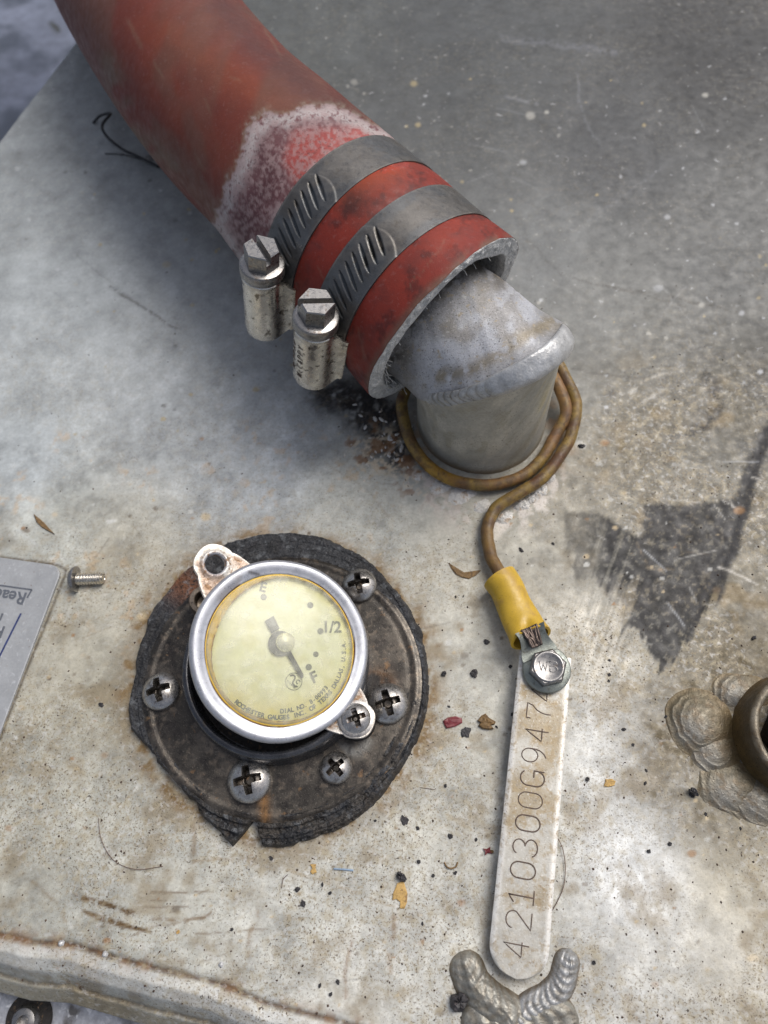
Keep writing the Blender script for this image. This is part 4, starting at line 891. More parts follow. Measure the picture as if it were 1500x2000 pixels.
# dial face
DC = GC-GN*.16
nd = 120; nrr = 30; V, f = lathe(DC, GN, [(1.93*q_, 0) for q_ in np.linspace(1, .001, nrr)], nd)
Vd = V.reshape(nd, nrr, 3); rq = np.tile(np.linspace(1, 0, nrr), (nd, 1)); du_, dv_ = proj(Vd)
dcl = np.zeros(Vd.shape)+lin((216, 217, 192)); dcl = mix(dcl, lin((222, 212, 112)), .8*sm(.80, .99, rq)); 
low_y = np.exp(-(dline(du_, dv_, [(455, 1360), (500, 1395), (600, 1385), (670, 1340)])/26)**2); dcl = mix(dcl, lin((224, 206, 120)), .6*low_y)
dn_ = fbm(Vd[..., 0]*2.5, Vd[..., 1]*2.5, 300, 4); dcl = mix(dcl, lin((206, 202, 162)), .5*sm(.5, .7, dn_))
dial = obj('dial', V, f, M_dial, gauge, col=dcl)
# torn yellow seal inside the bezel
nse = 420; a = np.linspace(0, 2*np.pi, nse, endpoint=False); V = np.zeros((nse, 10, 3)); sc_ = np.zeros((nse, 10, 3))
lft = np.exp(-((np.angle(np.exp(1j*(a-2.75))))/.9)**2)+.5*np.exp(-((np.angle(np.exp(1j*(a-4.6))))/.7)**2)
for k in range(10):
    q_ = k/9; inner_ = .05+.19*lft+.035*(fbm(a*12, a*0, 305, 4)-.5)+.012*lft*(vn(a*60, a*0, 7)-.5)*2
    r_ = 1.935-q_*inner_; V[:, k] = GC+np.outer(np.cos(a)*r_, gx)+np.outer(np.sin(a)*r_, gy)+GN*(.012+.035*math.sin(q_*math.pi)-.03*q_)
    c_ = np.zeros((nse, 3))+lin((214, 178, 74)); sc_[:, k] = mix(c_, lin((110, 62, 26)), .9*sm(.72, .95, q_)*sm(.35, .5, fbm(a*9, a*0, 308)))
obj('lens_seal', V.reshape(-1, 3), gridF(nse, 10, True), M_seal, gauge, col=sc_)
# printed marks
DP = DC+GN*.012
def dotring(u_, v_, r_, n=20, zz_=.0):
    c_ = pixplane(u_, v_, DP, GN); V = [c_+GN*zz_]+[c_+gx*r_*math.cos(t_)+gy*r_*math.sin(t_)+GN*zz_ for t_ in np.linspace(0, 2*np.pi, n, endpoint=False)]
    return np.array(V), [[0, 1+i, 1+(i+1) % n] for i in range(n)]
for a_ in [dotring(515, 1166, .085), dotring(606, 1182, .085), dotring(626, 1233, .085), dotring(617, 1278, .075), dotring(603, 1303, .085)]: obj('marker_dot', a_[0], a_[1], M_ink, dial, smooth=False)
def text_mesh(s_, size, bold=0.0):
    cu = bpy.data.curves.new('txt', 'FONT'); cu.body = s_; cu.size = size; cu.offset = bold; cu.align_x = 'CENTER'; cu.resolution_u = 3
    ob = bpy.data.objects.new('txt', cu); COL.objects.link(ob); dg = bpy.context.evaluated_depsgraph_get(); dg.update()
    me = bpy.data.meshes.new_from_object(ob.evaluated_get(dg)); V = np.array([v_.co[:] for v_ in me.vertices]).reshape(-1, 3); Fs = [list(p_.vertices) for p_ in me.polygons]
    bpy.data.objects.remove(ob); bpy.data.curves.remove(cu); bpy.data.meshes.remove(me); return V, Fs
def place_text(s_, size, c_, ex, ey, bold=0., off=A(0, 0, 0)):
    V, Fs = text_mesh(s_, size, bold)
    if len(V) == 0: return None
    V[:, 1] -= size*.35; return c_+np.outer(V[:, 0], ex)+np.outer(V[:, 1], ey)+off, Fs
def rot2(deg): q_ = math.radians(deg); return nrm(gx*math.cos(q_)+gy*math.sin(q_)), nrm(-gx*math.sin(q_)+gy*math.cos(q_))
for s_, u_, v_, size, dg_ in (('E', 514, 1146, .36, -8), ('1/2', 648, 1224, .42, 6), ('F', 613, 1322, .40, 30)):
    ex, ey = rot2(dg_); v, f = place_text(s_, size, pixplane(u_, v_, DP, GN), ex, ey, .012); obj('scale_mark', v, f, M_ink, dial, smooth=False)
parts = []
def arc_text(s_, rad, a0, a1, size, nm):
    global parts
    n = len(s_); parts = []
    for i, ch in enumerate(s_):
        if ch == ' ':
            if parts: v, f = joinm(parts); obj(nm, v, f, M_ink, dial, smooth=False)
            parts = []; continue
        t_ = a0+(a1-a0)*i/(n-1); ey = -(gx*math.cos(t_)+gy*math.sin(t_)); ex = np.cross(ey, GN); c_ = DP+(gx*math.cos(t_)+gy*math.sin(t_))*rad*1.0
        r_ = place_text(ch, size, c_, ex, ey, .006); 
        if r_: parts.append(r_)
    v, f = joinm(parts); obj(nm, v, f, M_ink, dial, smooth=False); parts = []
def dang(u_, v_): d_ = pixplane(u_, v_, DP, GN)-DP; return math.atan2(np.dot(d_, gy), np.dot(d_, gx)), np.linalg.norm(d_)
aC, rC = dang(470, 1386); aA, rA = dang(689, 1252)
step = (aA-aC)/(len('CHESTER GAUGES INC. OF TEXAS DALLAS, U.S.A.')-1)
arc_text('ROCHESTER GAUGES INC. OF TEXAS DALLAS, U.S.A.', 1.71, aC-2*step, aA, .155, 'maker_word')
aD, rD = dang(551, 1391); aE, rE = dang(637, 1343); arc_text('DIAL NO. 8-00993', (rD+rE)/2*.99, aD, aE, .155, 'dial_number_word')
EC = pixplane(574, 1331, DP, GN)
cr = [EC+.215*(gx*math.cos(t_)+gy*math.sin(t_)) for t_ in np.linspace(0, 2*np.pi, 41)]; parts.append(sweep(np.array(cr), .008, 5))
ex, ey = rot2(-38)
sw = [(-.17, .04), (-.12, .11), (-.05, .10), (-.02, .03), (.0, -.04), (.07, -.06), (.16, -.03)]
parts.append(sweep(catmull([EC+ex*x_+ey*y_ for x_, y_ in sw], 5), .022, 6))
parts.append(sweep(np.array([EC+ex*(.09+.05*math.cos(t_))+ey*(.07+.05*math.sin(t_)) for t_ in np.linspace(.6, 5.2, 12)]), .012, 6))
parts.append(place_text('ROCHESTER', .055, EC-ey*.10, ex, ey, .001))
parts = [p_ for p_ in parts if p_]
v, f = joinm(parts); obj('round_emblem', v, f, M_ink, dial, smooth=False)
# pointer + hub
PP = DC+GN*.055
def pp(u_, v_): return pixplane(u_, v_, PP, GN)
def plate_poly(pts, th_=.02):
    n = len(pts); top = [p_+GN*th_ for p_ in pts]; V = np.array(pts+top); Fs = [list(range(n, 2*n)), list(range(n))[::-1]]+[[i, (i+1) % n, (i+1) % n+n, i+n] for i in range(n)]; return V, Fs
hubc = pp(548, 1257)
parts = [plate_poly([pp(534, 1203), pp(517, 1213), pp(531, 1237), pp(546, 1228)][::-1]), plate_poly([pp(556, 1272), pp(566, 1269), pp(593, 1318), pp(592, 1324), pp(587, 1324)]),
         (lambda vf: (vf[0], vf[1]))(lathe(hubc, GN, [(.325, 0), (.325, .022), (0, .022)], 40))]
v, f = joinm(parts); ptr = obj('pointer', v, f, M_needle, gauge, smooth=False)
v, f = lathe(pixplane(557, 1255, PP+GN*.03, GN), GN, [(.25, 0), (.25, .045), (.225, .06), (0, .13)], 48); obj('hub_cap', v, f, M_cone, gauge, autosmooth=40)
# lens
V, f = lathe(GC, GN, [(1.92*math.sin(t_), -.0+.22*(math.cos(t_))) for t_ in np.linspace(math.pi/2, 0.001, 24)], 96)
obj('lens', V, f, M_lens, gauge)
# mounting ears
def ear(u_, v_, z_or_plane, hole, rad, reach, name, base=(214, 208, 198), th_=.10, rustm=1.0):
    c_ = z_or_plane; n = 120; a_ = np.linspace(0, 2*np.pi, n, endpoint=False)
    tg = DC-GN*.35-c_; tg = tg-np.dot(tg, EN)*EN; tg = nrm(tg); sx_ = np.cross(EN, tg)
    rows = []
    cosd = np.cos(a_); sind = np.sin(a_)                         # 0 = towards the bezel
    wlim = rad*1.0; 
    Rr = np.where(cosd > .0, np.minimum(reach/np.maximum(cosd, .001), (wlim+.35*np.maximum(cosd, 0)**1.0)/np.maximum(np.abs(sind), .02)), rad)
    Rr = np.where(cosd <= 0, rad*(1+.02*np.sin(5*a_)), np.maximum(Rr, rad)); Rr = np.minimum(Rr, reach*1.15)
    prof = [(1, -th_), (1, 0), (.97, .02)]; m = 18
    V = []
    V.append([(Rr, -th_)]); rows = [(Rr, np.full(n, -th_)), (Rr, np.zeros(n)-.02)]
    for q_ in np.linspace(.97, 0, m):
        r_ = hole+(Rr-hole)*q_; h_ = .02+.06*np.exp(-((r_-hole-.05)/.06)**2)+.05*(fbm(np.cos(a_)*r_*4+6, np.sin(a_)*r_*4+6, 320)-.5); rows.append((r_, h_))
    rows.append((np.full(n, hole*.96), np.full(n, .0))); rows.append((np.full(n, hole*.96), np.full(n, -th_-.05)))
    Vv = np.zeros((n, len(rows), 3)); 
    for k, (r_, h_) in enumerate(rows): Vv[:, k] = c_+np.outer(np.cos(a_)*r_, tg)+np.outer(np.sin(a_)*r_, sx_)+np.outer(h_, EN)
    rr_ = np.array([r_ for r_, _ in rows]).T; e_n = fbm(Vv[..., 0]*3, Vv[..., 1]*3, 324)
    cl = np.zeros(Vv.shape)+lin(base); cl = mix(cl, lin((150, 106, 66)), .6*rustm*sm(.42, .6, e_n)); cl = mix(cl, lin((180, 182, 190)), .8*np.exp(-((rr_-hole)/.05)**2)); cl = mix(cl, lin((238, 232, 222)), .8*sm(.12, .0, np.abs(Rr[:, None]-rr_)))
    mk_ = np.stack([np.clip(rustm*sm(.06, .2, np.abs(Rr[:, None]-rr_)), 0, 1), rr_*0, rr_*0], -1)
    return obj(name, Vv.reshape(-1, 3), gridF(n, len(rows), True), M_lug, gauge, col=cl, mask=mk_, autosmooth=60)
EN = GN
ear(0, 0, pixplane(420, 1102, GC-GN*.10, GN), .27, .54, .95, 'mounting_ear')
EN = nrm(A(.1, 0, 1)); earC = pixplane(695, 1404, A(0, 0, 1.05), A(0, 0, 1))
e2o = ear(0, 0, earC, .2, .50, .9, 'mounting_ear', base=(170, 164, 156))
# threaded boss below the free ear
TBc = pix(390, 1168, .95)
v, f = lathe(A(TBc[0], TBc[1], 0), nrm((.12, -.05, 1)), [(.46, .28), (.42, .9), (.38, .98), (.27, .99)]+[(.25+.02*((k % 2)), .97-.06*k) for k in range(9)]+[(0, .4)], 60)
obj('threaded_boss', v, f, M_flange, gauge, col=np.zeros((len(v), 3))+lin((128, 116, 102)), autosmooth=40)
v, f = lathe(A(earC[0], earC[1], 0), (0, 0, 1), [(.46, .28), (.42, .9)], 40); obj('threaded_boss', v, f, M_black, gauge)

def pan_screw(C_, N_, R_, h_, rot, parent, name='screw', mat=None, cw=.15, cl=.60, collar=True):
    x_, y_, N2 = frame(N_); n, m = 260, 80; cl_ = np.zeros((n, m+2, 3))+A(.43, .41, .385); a_ = np.linspace(0, 2*np.pi, n, endpoint=False); V = np.zeros((n, m+2, 3))
    for k in range(m+2):
        if k == 0: r_ = R_*1.0; zz_ = -.08
        elif k == 1: r_ = R_; zz_ = .05*h_
        else:
            q_ = (k-2)/(m-1); r_ = R_*(1-q_)*.985+1e-4; zz_ = h_*(.18+.82*(1-(r_/R_)**2)**.75)
        X_ = np.cos(a_-rot)*r_; Y_ = np.sin(a_-rot)*r_; ax_, ay_ = np.abs(X_), np.abs(Y_)
        wd = cw*R_*1.15; ln = cl*R_
        def arm(p1, p2): return np.clip(1-sm(-.03*R_, .035*R_, np.maximum(p2-wd*(1-.25*p1/ln), p1-ln)), 0, 1)
        rec = np.maximum(arm(ax_, ay_), arm(ay_, ax_)) if k > 1 else 0
        core = 1-sm(.10*R_, .30*R_, np.hypot(X_, Y_))
        zz_ = zz_-rec*h_*(.85+.35*core); cl_[:, k] = mix(cl_[:, k], (.03, .022, .016), rec*.85)
        V[:, k] = C_+np.outer(np.cos(a_)*r_, x_)+np.outer(np.sin(a_)*r_, y_)+np.outer(np.broadcast_to(zz_, (n,)), N2)
    o = obj(name, V.reshape(-1, 3), gridF(n, m+2, True), mat or M_dome, parent, col=cl_, autosmooth=42)
    return o
for (u_, v_, R_, h_, rt) in [(314, 1350, .53, .32, .35), (487, 1524, .58, .36, .25), (656, 1500, .42, .30, .75), (757, 1374, .55, .33, .30), (702, 1143, .50, .34, .2)]:
    P_ = pix(u_, v_, .38); pan_screw(A(P_[0], P_[1], .34), A(random.uniform(-.06, .06), random.uniform(-.06, .06), 1), R_, h_, rt, gauge)
pan_screw(earC+A(0, 0, .03), A(.12, 0, 1), .40, .22, .35, gauge, cl=.6)
v, f = lathe(earC+A(0, 0, .02), nrm((.12, 0, 1)), [(.46, 0), (.46, .06), (.38, .08), (.3, .08)], 50); obj('washer', v, f, M_steel, gauge, autosmooth=40)

# ------------------------------------------------------------------ loose screw, label, boss
ls0, ls1 = pix(150, 1131, .20), pix(205, 1129, .17); ld = nrm(ls1-ls0)
lscrew = thing('loose_screw', 'short pan-head screw lying loose beside the corner of the metal label', 'screw', pix(160, 1135, 0))
v, f = lathe(ls0, -ld, [(.38, 0), (.385, .04), (.36, .10), (.28, .17), (.15, .215), (0, .225)], 48, ref=(0, 0, 1)); obj('head', v, f, M_steel, lscrew, autosmooth=50)
v, f = lathe(ls0, -ld, [(.0, .0), (.385, -.001)], 48, ref=(0, 0, 1)); obj('head_underside', v, f, M_steel, lscrew)
n = 32; a_ = np.linspace(0, 2*np.pi, n, endpoint=False); st = np.linspace(0, .80, 110); V = []
x_, y_, _n = frame(ld, (0, 0, 1))
for s_ in st:
    r_ = .165+.022*np.sin(2*np.pi*s_/.085-a_); r_ = r_*(1-.25*sm(.72, .80, s_)); V.append(ls0+ld*s_+np.outer(np.cos(a_)*r_, x_)+np.outer(np.sin(a_)*r_, y_))
V = np.array(V).reshape(-1, 3); Fs = [list(q_) for q_ in gridF(len(st), n)]+[[i*n+n-1, (i+1)*n+n-1, (i+1)*n, i*n] for i in range(len(st)-1)]+[[(len(st)-1)*n+k for k in range(n)]]
obj('threaded_shank', V, Fs, M_hous, lscrew)
# label plate
l0 = pix(125, 1108, 0)[:2]; lx = nrm(A(*pix(0, 1440)[:2])-l0); ly = nrm(A(*pix(0, 1090)[:2])-l0)   # lx runs down the right edge, ly to the left
def L2(a_, b_): return l0+ly*a_+lx*b_                            # a: leftwards, b: downwards
pts = [(8, 0), (.5, 0)]+[(.38-.38*math.sin(t_)+0, .38-.38*math.cos(t_)) for t_ in np.linspace(0, math.pi/2, 8)]+[(0, 6.2), (8, 6.2)]
P2 = [L2(*p_) for p_ in pts]; n = len(P2)
lab = thing('metal_label', 'thin bluish metal label with rounded corner and printed text, at the left edge', 'label', A(l0[0], l0[1], 0))
V = [A(p_[0], p_[1], .0) for p_ in P2]+[A(p_[0], p_[1], .075) for p_ in P2]+[A(p_[0], p_[1], .085)+(A(*(L2(4, 3)), 0)-A(p_[0], p_[1], 0))*.006 for p_ in P2]
Fs = [list(range(2*n, 3*n))]+[[i+k*n, (i+1) % n+k*n, (i+1) % n+(k+1)*n, i+(k+1)*n] for i in range(n) for k in (0, 1)]
obj('plate', V, Fs, M_label, lab, col=np.zeros((len(V), 3))+lin((156, 158, 160)), smooth=False)
def L3(a_, b_, z=.092): q_ = L2(a_, b_); return A(q_[0], q_[1], z)
def ribbon(p0, p1, w_):
    p0, p1 = A(*p0), A(*p1); d_ = nrm(p1-p0); s_ = A(-d_[1], d_[0])*w_/2
    return np.array([L3(*(p0+s_)), L3(*(p1+s_)), L3(*(p1-s_)), L3(*(p0-s_))]), [[0, 1, 2, 3]]
def px2L(u_, v_): d_ = pix(u_, v_, .09)[:2]-l0; B_ = np.array([[ly[0], lx[0]], [ly[1], lx[1]]]); return tuple(np.linalg.solve(B_, d_))
r0 = px2L(-30, 1139); r1 = px2L(62, 1152); r2 = px2L(58, 1162); r3 = px2L(53, 1168); r4 = px2L(41, 1198); r5 = px2L(-20, 1320)
v, f = joinm([ribbon(r0, r1, .05), ribbon(r1, r3, .05)]); obj('border_line', v, f, M_lab_ink, lab, smooth=False)
v, f = joinm([ribbon(r4, r5, .055)]); obj('border_line', v, f, M_lab_blue, lab, smooth=False)
ex3, ey3 = A(*ly, 0), A(*lx, 0)
parts = [place_text('Reacl', .52, L3(*px2L(16, 1165)), nrm(ex3), nrm(ey3), .012), place_text('Pl', .50, L3(*px2L(-4, 1234)), nrm(ex3), nrm(ey3), .012), place_text('n', .45, L3(*px2L(-3, 1208)), nrm(ex3), nrm(ey3), .01)]
for p_ in parts: obj('printed_word', p_[0], p_[1], M_lab_ink, lab, smooth=False)
# pipe boss cut by the right edge of the picture
BB = pix(1556, 1440, 0)
boss = thing('threaded_boss', 'grimy round pipe boss welded to the tank at the right edge', 'pipe boss', BB)
prof = catmull([(1.62, 0, 0), (1.55, .35, 0), (1.50, .75, 0), (1.46, .88, 0), (1.36, .93, 0), (1.27, .88, 0), (1.24, .7, 0)], 5)[:, :2]; prof = [tuple(q_) for q_ in prof]+[(1.22, -.2), (0, -.2)]
v, f = lathe(BB, (0, 0, 1), prof, 120); bc = np.zeros((len(v), 3))+lin((96, 86, 70)); bc = mix(bc, lin((150, 142, 126)), .7*np.exp(-((v[:, 2]-.92)/.05)**2)*sm(.4, .6, fbm(v[:, 0]*2, v[:, 1]*2, 390))); hz = v[:, 2]; bc = mix(bc, lin((104, 82, 44)), .8*(1-sm(.2, .8, hz))); bc = mix(bc, lin((44, 32, 26)), .9*(np.hypot(v[:, 0]-BB[0], v[:, 1]-BB[1]) < 1.25))  # collar shadow and pale rim highlight painted in, over brown grime low down
obj('collar', v, f, M_boss, boss, col=bc, mask=np.ones((len(v), 3)), autosmooth=60)
v, f = lathe(BB+A(0, 0, .2), (0, 0, 1), [(.95, -.2), (.95, .45), (.85, .52), (.5, .52), (0, .5)], 6); obj('plug', v, f, M_black, boss, smooth=False)
def dome_weld(u_, v_, rx, ry, h_, seed, cen=(0, 0)):
    P_ = pix(u_, v_, 0); n, m = 120, 60; a_ = np.linspace(0, 2*np.pi, n, endpoint=False); V = np.zeros((n, m, 3)); Cc = np.zeros((n, m, 3))
    for k in range(m):
        q_ = 1-k/(m-1); rr_ = q_*(1+.10*(fbm(np.cos(a_)*1.5+seed, np.sin(a_)*1.5+seed, seed)-.5))
        x_ = np.cos(a_)*rr_*rx; y_ = np.sin(a_)*rr_*ry; dd_ = np.hypot(x_-cen[0], y_-cen[1])+.34*(fbm(x_*1.6, y_*1.6, seed+3)-.5)
        rip = 1-2*np.abs(np.sin(dd_*np.pi/.19))**.6; z = h_*(1-q_**2.2)**1.3+.012*rip*(.1+.9*sm(.35, .8, q_))*(.25+.75*sm(.5, -.5, np.cos(a_-.5)))*(1-q_**6)*(.4+1.2*fbm(x_*1.3, y_*1.3, seed+8))+.05*(fbm(x_*2+9, y_*2+9, seed+5)-.5)*(1-q_)
        V[:, k] = np.stack([P_[0]+x_, P_[1]+y_, z-.01], -1)
        c_ = np.zeros((n, 3))+lin((84, 76, 56)); c_ = mix(c_, lin((138, 138, 136)), .6*np.exp(-((x_+.25)**2+(y_+.2)**2)/.25)); c_ = mix(c_, lin((96, 80, 50)), .15*sm(.1, -.9, rip)+.6*sm(.75, 1, q_)); Cc[:, k] = mix(c_, lin((98, 78, 44)), .5*sm(0, .9, x_/rx))  # grimy weld colours, with a pale highlight painted on the left
    return V.reshape(-1, 3), gridF(n, m, True), Cc.reshape(-1, 3), np.ones((n*m, 3))*.8
L_ = [dome_weld(1366, 1414, .95, .98, .15, 340, (.05, .05)), dome_weld(1392, 1462, .72, .8, .10, 350, (.1, -.1)), dome_weld(1430, 1540, 1.15, .72, .09, 360, (.35, .2)), dome_weld(1490, 1560, 1.2, .75, .09, 370, (.2, .2)), dome_weld(1450, 1350, .9, .5, .09, 380, (.2, -.2))]
Vs = []; Fs = []; Cs = []; Ms = []; o = 0
for v, f, c, m in L_: Vs.append(v); Fs.append(f+o); Cs.append(c); Ms.append(m); o += len(v)
obj('weld_bead', np.vstack(Vs), np.vstack(Fs), M_boss, boss, col=np.vstack(Cs), mask=np.vstack(Ms))
# bolt on the lower panel
LB = pix(58, 1990, -2.2)
lb = thing('panel_bolt', 'dark-ringed socket bolt on the lower panel in the bottom left corner', 'bolt', LB)
v, f = lathe(LB, (0, 0, 1), [(.62, 0), (.62, .06), (.36, .08)], 48); obj('washer', v, f, M_black, lb, autosmooth=40)
v, f = lathe(LB, (0, 0, 1), [(.36, .05), (.37, .22), (.30, .36), (.19, .40), (.15, .40), (.15, .18), (0, .16)], 48); obj('head', v, f, M_steel, lb, autosmooth=40)

# ------------------------------------------------------------------ debris
def flake(u_, v_, r_, mat, name, label, cat, group=None, seed=None, asp=.7, th_=.05, rot=None, shape=None, lift=.01):
    rd = random.Random(seed if seed is not None else int(u_*7+v_)); P_ = pix(u_, v_, 0); n = 16 if shape is None else len(shape); rt = rd.uniform(0, 6.28) if rot is None else rot
    if shape is None:
        pts = [(r_*math.cos(k*2*math.pi/n)*rd.uniform(.62, 1.12), r_*asp*math.sin(k*2*math.pi/n)*rd.uniform(.62, 1.12)) for k in range(n)]
    else:
        pts = [tuple((pix(a_, b_, 0)-P_)[:2]) for a_, b_ in shape]; rt = 0
        if sum(p_[0]*q_[1]-p_[1]*q_[0] for p_, q_ in zip(pts, pts[1:]+pts[:1])) < 0: pts = pts[::-1]
    c_, s_ = math.cos(rt), math.sin(rt); pts = [(x_*c_-y_*s_, x_*s_+y_*c_) for x_, y_ in pts]
    cx, cy = np.mean(pts, 0); rings = []
    for sc_, h_ in ((1, 0), (1, .5), (.85, 1.0), (.45, 1.1)):
        rings.append([(cx+(x_-cx)*sc_, cy+(y_-cy)*sc_, lift+th_*h_*rd.uniform(.75, 1.25)) for x_, y_ in pts])
    V = np.array([q_ for rg in rings for q_ in rg]+[(cx, cy, lift+th_*1.1)])+A(P_[0], P_[1], 0)
    Fs = [[k*n+i, k*n+(i+1) % n, (k+1)*n+(i+1) % n, (k+1)*n+i] for k in range(3) for i in range(n)]+[[3*n+i, 3*n+(i+1) % n, 4*n] for i in range(n)]
    o = obj(name, V, Fs, mat, smooth=False); return tag(o, label, cat, group)
GRIT = 'small black flakes scattered over the lower tank top'
for (u_, v_, r_) in [(951, 1254, .09), (1135, 872, .13), (1018, 1075, .09), (1080, 1062, .06), (1350, 1552, .10), (1260, 1530, .06), (1218, 1425, .07), (1147, 1522, .07), (1236, 1455, .05), (1267, 1663, .06), (1308, 1648, .06), (880, 1633, .08), (1000, 1395, .06), (997, 1302, .07), (870, 1535, .05), (1262, 1505, .05), (1190, 1318, .06), (1189, 1330, .05), (733, 1603, .05), (889, 1705, .06), (592, 1765, .10), (581, 1737, .08), (630, 1728, .06), (645, 1744, .05), (530, 1676, .06), (453, 1815, .05), (816, 1618, .06), (818, 1683, .06), (846, 1710, .05), (1472, 1246, .09), (198, 1377, .09), (825, 1804, .05), (877, 1380, .05), (1378, 1590, .05), (1300, 1400, .06), (890, 1166, .05), (905, 1165, .04), (1190, 1290, .06), (930, 1640, .05), (970, 1420, .05), (1446, 1618, .05), (660, 1918, .07), (646, 1942, .06), (625, 1925, .06), (1160, 1880, .05)]:
    flake(u_, v_, r_, M_flake, 'black_flake', 'small black flake lying on the lower tank top', 'flake', GRIT, asp=random.uniform(.5, 1), th_=r_*.45)
flake(926, 1315, .15, M_flake, 'black_flake', 'angular black flake, the larger one right of the gauge gasket', 'flake', th_=.07)
flake(867, 1316, .10, M_flake, 'black_flake', 'rounded black flake close to the right side of the gasket', 'flake', th_=.05)
flake(885, 1411, .2, M_red, 'red_chip', 'dark red half-round chip right of the gauge', 'chip', shape=[(865, 1408), (874, 1402), (890, 1399), (902, 1403), (903, 1412), (890, 1419), (872, 1423), (868, 1416)], th_=.05)
flake(950, 1411, .2, M_leaf, 'dry_fragment', 'crumpled brown dry fragment beside the dark red chip', 'debris', shape=[(932, 1408), (940, 1398), (948, 1394), (955, 1402), (968, 1410), (966, 1415), (958, 1417), (964, 1424), (955, 1426), (942, 1424), (934, 1418), (938, 1412)], th_=.09)
flake(905, 1118, .2, M_leaf, 'leaf_fragment', 'curved brown leaf sliver above the gauge, left of the wire', 'leaf', shape=[(876, 1100), (882, 1112), (890, 1122), (902, 1128), (916, 1131), (930, 1124), (940, 1114), (932, 1116), (922, 1122), (908, 1124), (896, 1120), (886, 1112)], th_=.03)
flake(85, 1020, .2, M_leaf, 'leaf_fragment', 'thin brown leaf sliver near the left edge above the label', 'leaf', shape=[(66, 1004), (76, 1012), (86, 1020), (98, 1034), (108, 1044), (96, 1038), (82, 1030), (72, 1020)], th_=.03)
flake(782, 1735, .3, M_ochre, 'ochre_flake', 'flat ochre yellow flake below the gasket', 'flake', shape=[(776, 1725), (788, 1720), (792, 1732), (796, 1745), (795, 1762), (790, 1775), (781, 1774), (784, 1764), (774, 1756), (766, 1758), (768, 1745)], th_=.035)
flake(783, 1712, .16, M_flake, 'grey_pebble', 'small dark grey crumb touching the ochre flake', 'crumb', th_=.13)
flake(612, 1697, .12, M_ochre, 'ochre_flake', 'small orange brown flake below the split in the gasket', 'flake', shape=[(606, 1688), (618, 1688), (616, 1695), (619, 1704), (610, 1708), (606, 1702), (610, 1696)], th_=.03)
flake(1190, 1529, .16, M_ochre, 'ochre_flake', 'pale ochre spot right of the white tab', 'flake', th_=.02, asp=.7)
flake(952, 1662, .12, M_red, 'red_chip', 'tiny dark red star-shaped chip left of the white tab', 'chip', shape=[(943, 1657), (950, 1658), (958, 1654), (957, 1662), (962, 1668), (953, 1666), (947, 1671), (947, 1664)], th_=.04)
flake(961, 1663, .06, M_leaf, 'bark_speck', 'tiny brown speck in the shadow of the white tab', 'speck', th_=.04)
flake(898, 1956, .24, M_flake, 'black_lump', 'black rough lump beside the weld in the bottom of the picture', 'lump', th_=.2, asp=1)
flake(1352, 1548, .14, M_flake, 'dark_chip', 'dark grey chip resting on the lower boss weld', 'chip', th_=.08, lift=.12)
flake(910, 1430, .16, M_flake, 'soot_cluster', 'clustered black soot spot below the dark red chip', 'spot', th_=.02, asp=.9)
flake(790, 1603, .14, M_flake, 'soot_cluster', 'lacy black spot right of the torn gasket end', 'spot', th_=.02, asp=.8)
flake(348, 1820, .06, M_ochre, 'rust_speck', 'tiny rust speck below the long brown scratch', 'speck', th_=.03)
for k, (u_, v_) in enumerate([(119, 1843), (205, 1864), (432, 1884)]):
    P_ = pix(u_, v_); v, f = lump(P_[0], P_[1], .08, .08, .08, 400+k, 20, 8); tag(obj('weld_spatter', v, f, M_weld, col=np.zeros((len(v), 3))+.55, mask=np.zeros((len(v), 3))), 'tiny bright metal ball of weld spatter along the brown seam', 'weld spatter', 'weld spatter balls along the lower seam')
def hair(pts, r_, mat, name, label, cat, group=None):
    v, f = sweep(catmull([pix(*p_) for p_ in pts], 10), r_, 8); return tag(obj(name, v, f, mat), label, cat, group)
hair([(182, 240, .05), (196, 226, .30), (216, 222, .55), (203, 238, .6), (200, 252, .55), (214, 272, .4), (240, 292, .25), (270, 306, .15), (310, 326, .08)], .055, M_blackw, 'black_wire', 'thin black hooked wire poking out left of the hose', 'wire')
hair([(205, 300, .03), (240, 302, .06), (285, 315, .05), (330, 335, .04)], .02, M_blackw, 'black_wire', 'very fine dark strand below the hooked black wire', 'wire')
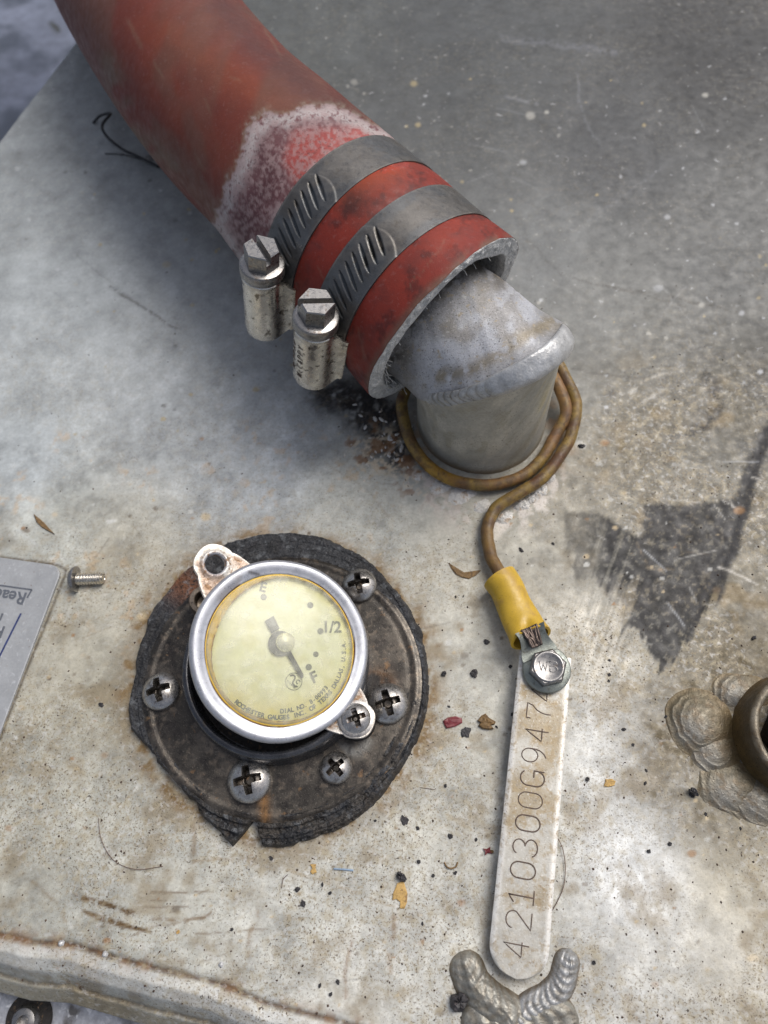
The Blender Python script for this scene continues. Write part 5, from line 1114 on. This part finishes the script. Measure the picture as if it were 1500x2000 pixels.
hair([(1084, 1628, .04), (1098, 1655, .07), (1104, 1690, .06), (1101, 1730, .05), (1088, 1762, .04), (1074, 1785, .03)], .010, M_hair, 'hair', 'curved brown hair bowing out right of the white tab', 'hair')
hair([(192, 1598, .03), (198, 1640, .05), (222, 1680, .05), (265, 1698, .05), (318, 1692, .03)], .008, M_hair, 'hair', 'long curved hair below and left of the gasket', 'hair')
hair([(550, 1735, .03), (553, 1718, .05), (562, 1708, .04)], .008, M_hair, 'hair', 'short curled hair below the gasket', 'hair')
hair([(868, 1684, .03), (872, 1692, .05), (880, 1696, .06), (890, 1693, .05), (894, 1684, .03)], .02, M_leaf, 'seed_husk', 'tiny curled dark husk left of the white tab', 'husk')
hair([(652, 1697, .02), (672, 1698, .04), (690, 1700, .02)], .022, material('blue_fibre', (.25, .34, .45), .6, 0, .1, 5, bump=0), 'blue_fibre', 'small pale blue fibre on the plate below the gauge', 'fibre')
hair([(820, 1538, .02), (850, 1542, .03)], .006, M_hair, 'hair', 'straight short hair right of the gasket', 'hair')
# fine grit: uncountable
parts = []
for k in range(1500):
    u_ = random.uniform(-20, 1520); v_ = random.uniform(880, 1990) if random.random() < .85 else random.uniform(500, 900)
    if u_ < 870 and v_ < 1100 and random.random() < .5: continue
    if math.hypot(u_-548, v_-1340) < 285: continue
    P_ = pix(u_, v_, 0); r_ = random.choice([.012, .016, .02, .026, .035]); n = 5; z = GZ[min(len(xs)-1, np.searchsorted(xs, P_[0])), min(len(ys)-1, np.searchsorted(ys, P_[1]))]
    rt = random.uniform(0, 6); asp = random.uniform(.35, 1)
    pts = [(r_*math.cos(t_), r_*asp*math.sin(t_)) for t_ in np.arange(n)*2*math.pi/n]
    pts = [(x_*math.cos(rt)-y_*math.sin(rt), x_*math.sin(rt)+y_*math.cos(rt)) for x_, y_ in pts]
    V = [(P_[0]+x_, P_[1]+y_, z) for x_, y_ in pts]+[(P_[0], P_[1], z+r_*.8+.008)]
    parts.append((V, [[i, (i+1) % n, n] for i in range(n)]))
v, f = joinm(parts); tag(obj('grit', v, f, M_grit, smooth=False), 'fine dark grit dusted over the tank top', 'grit', kind='stuff')
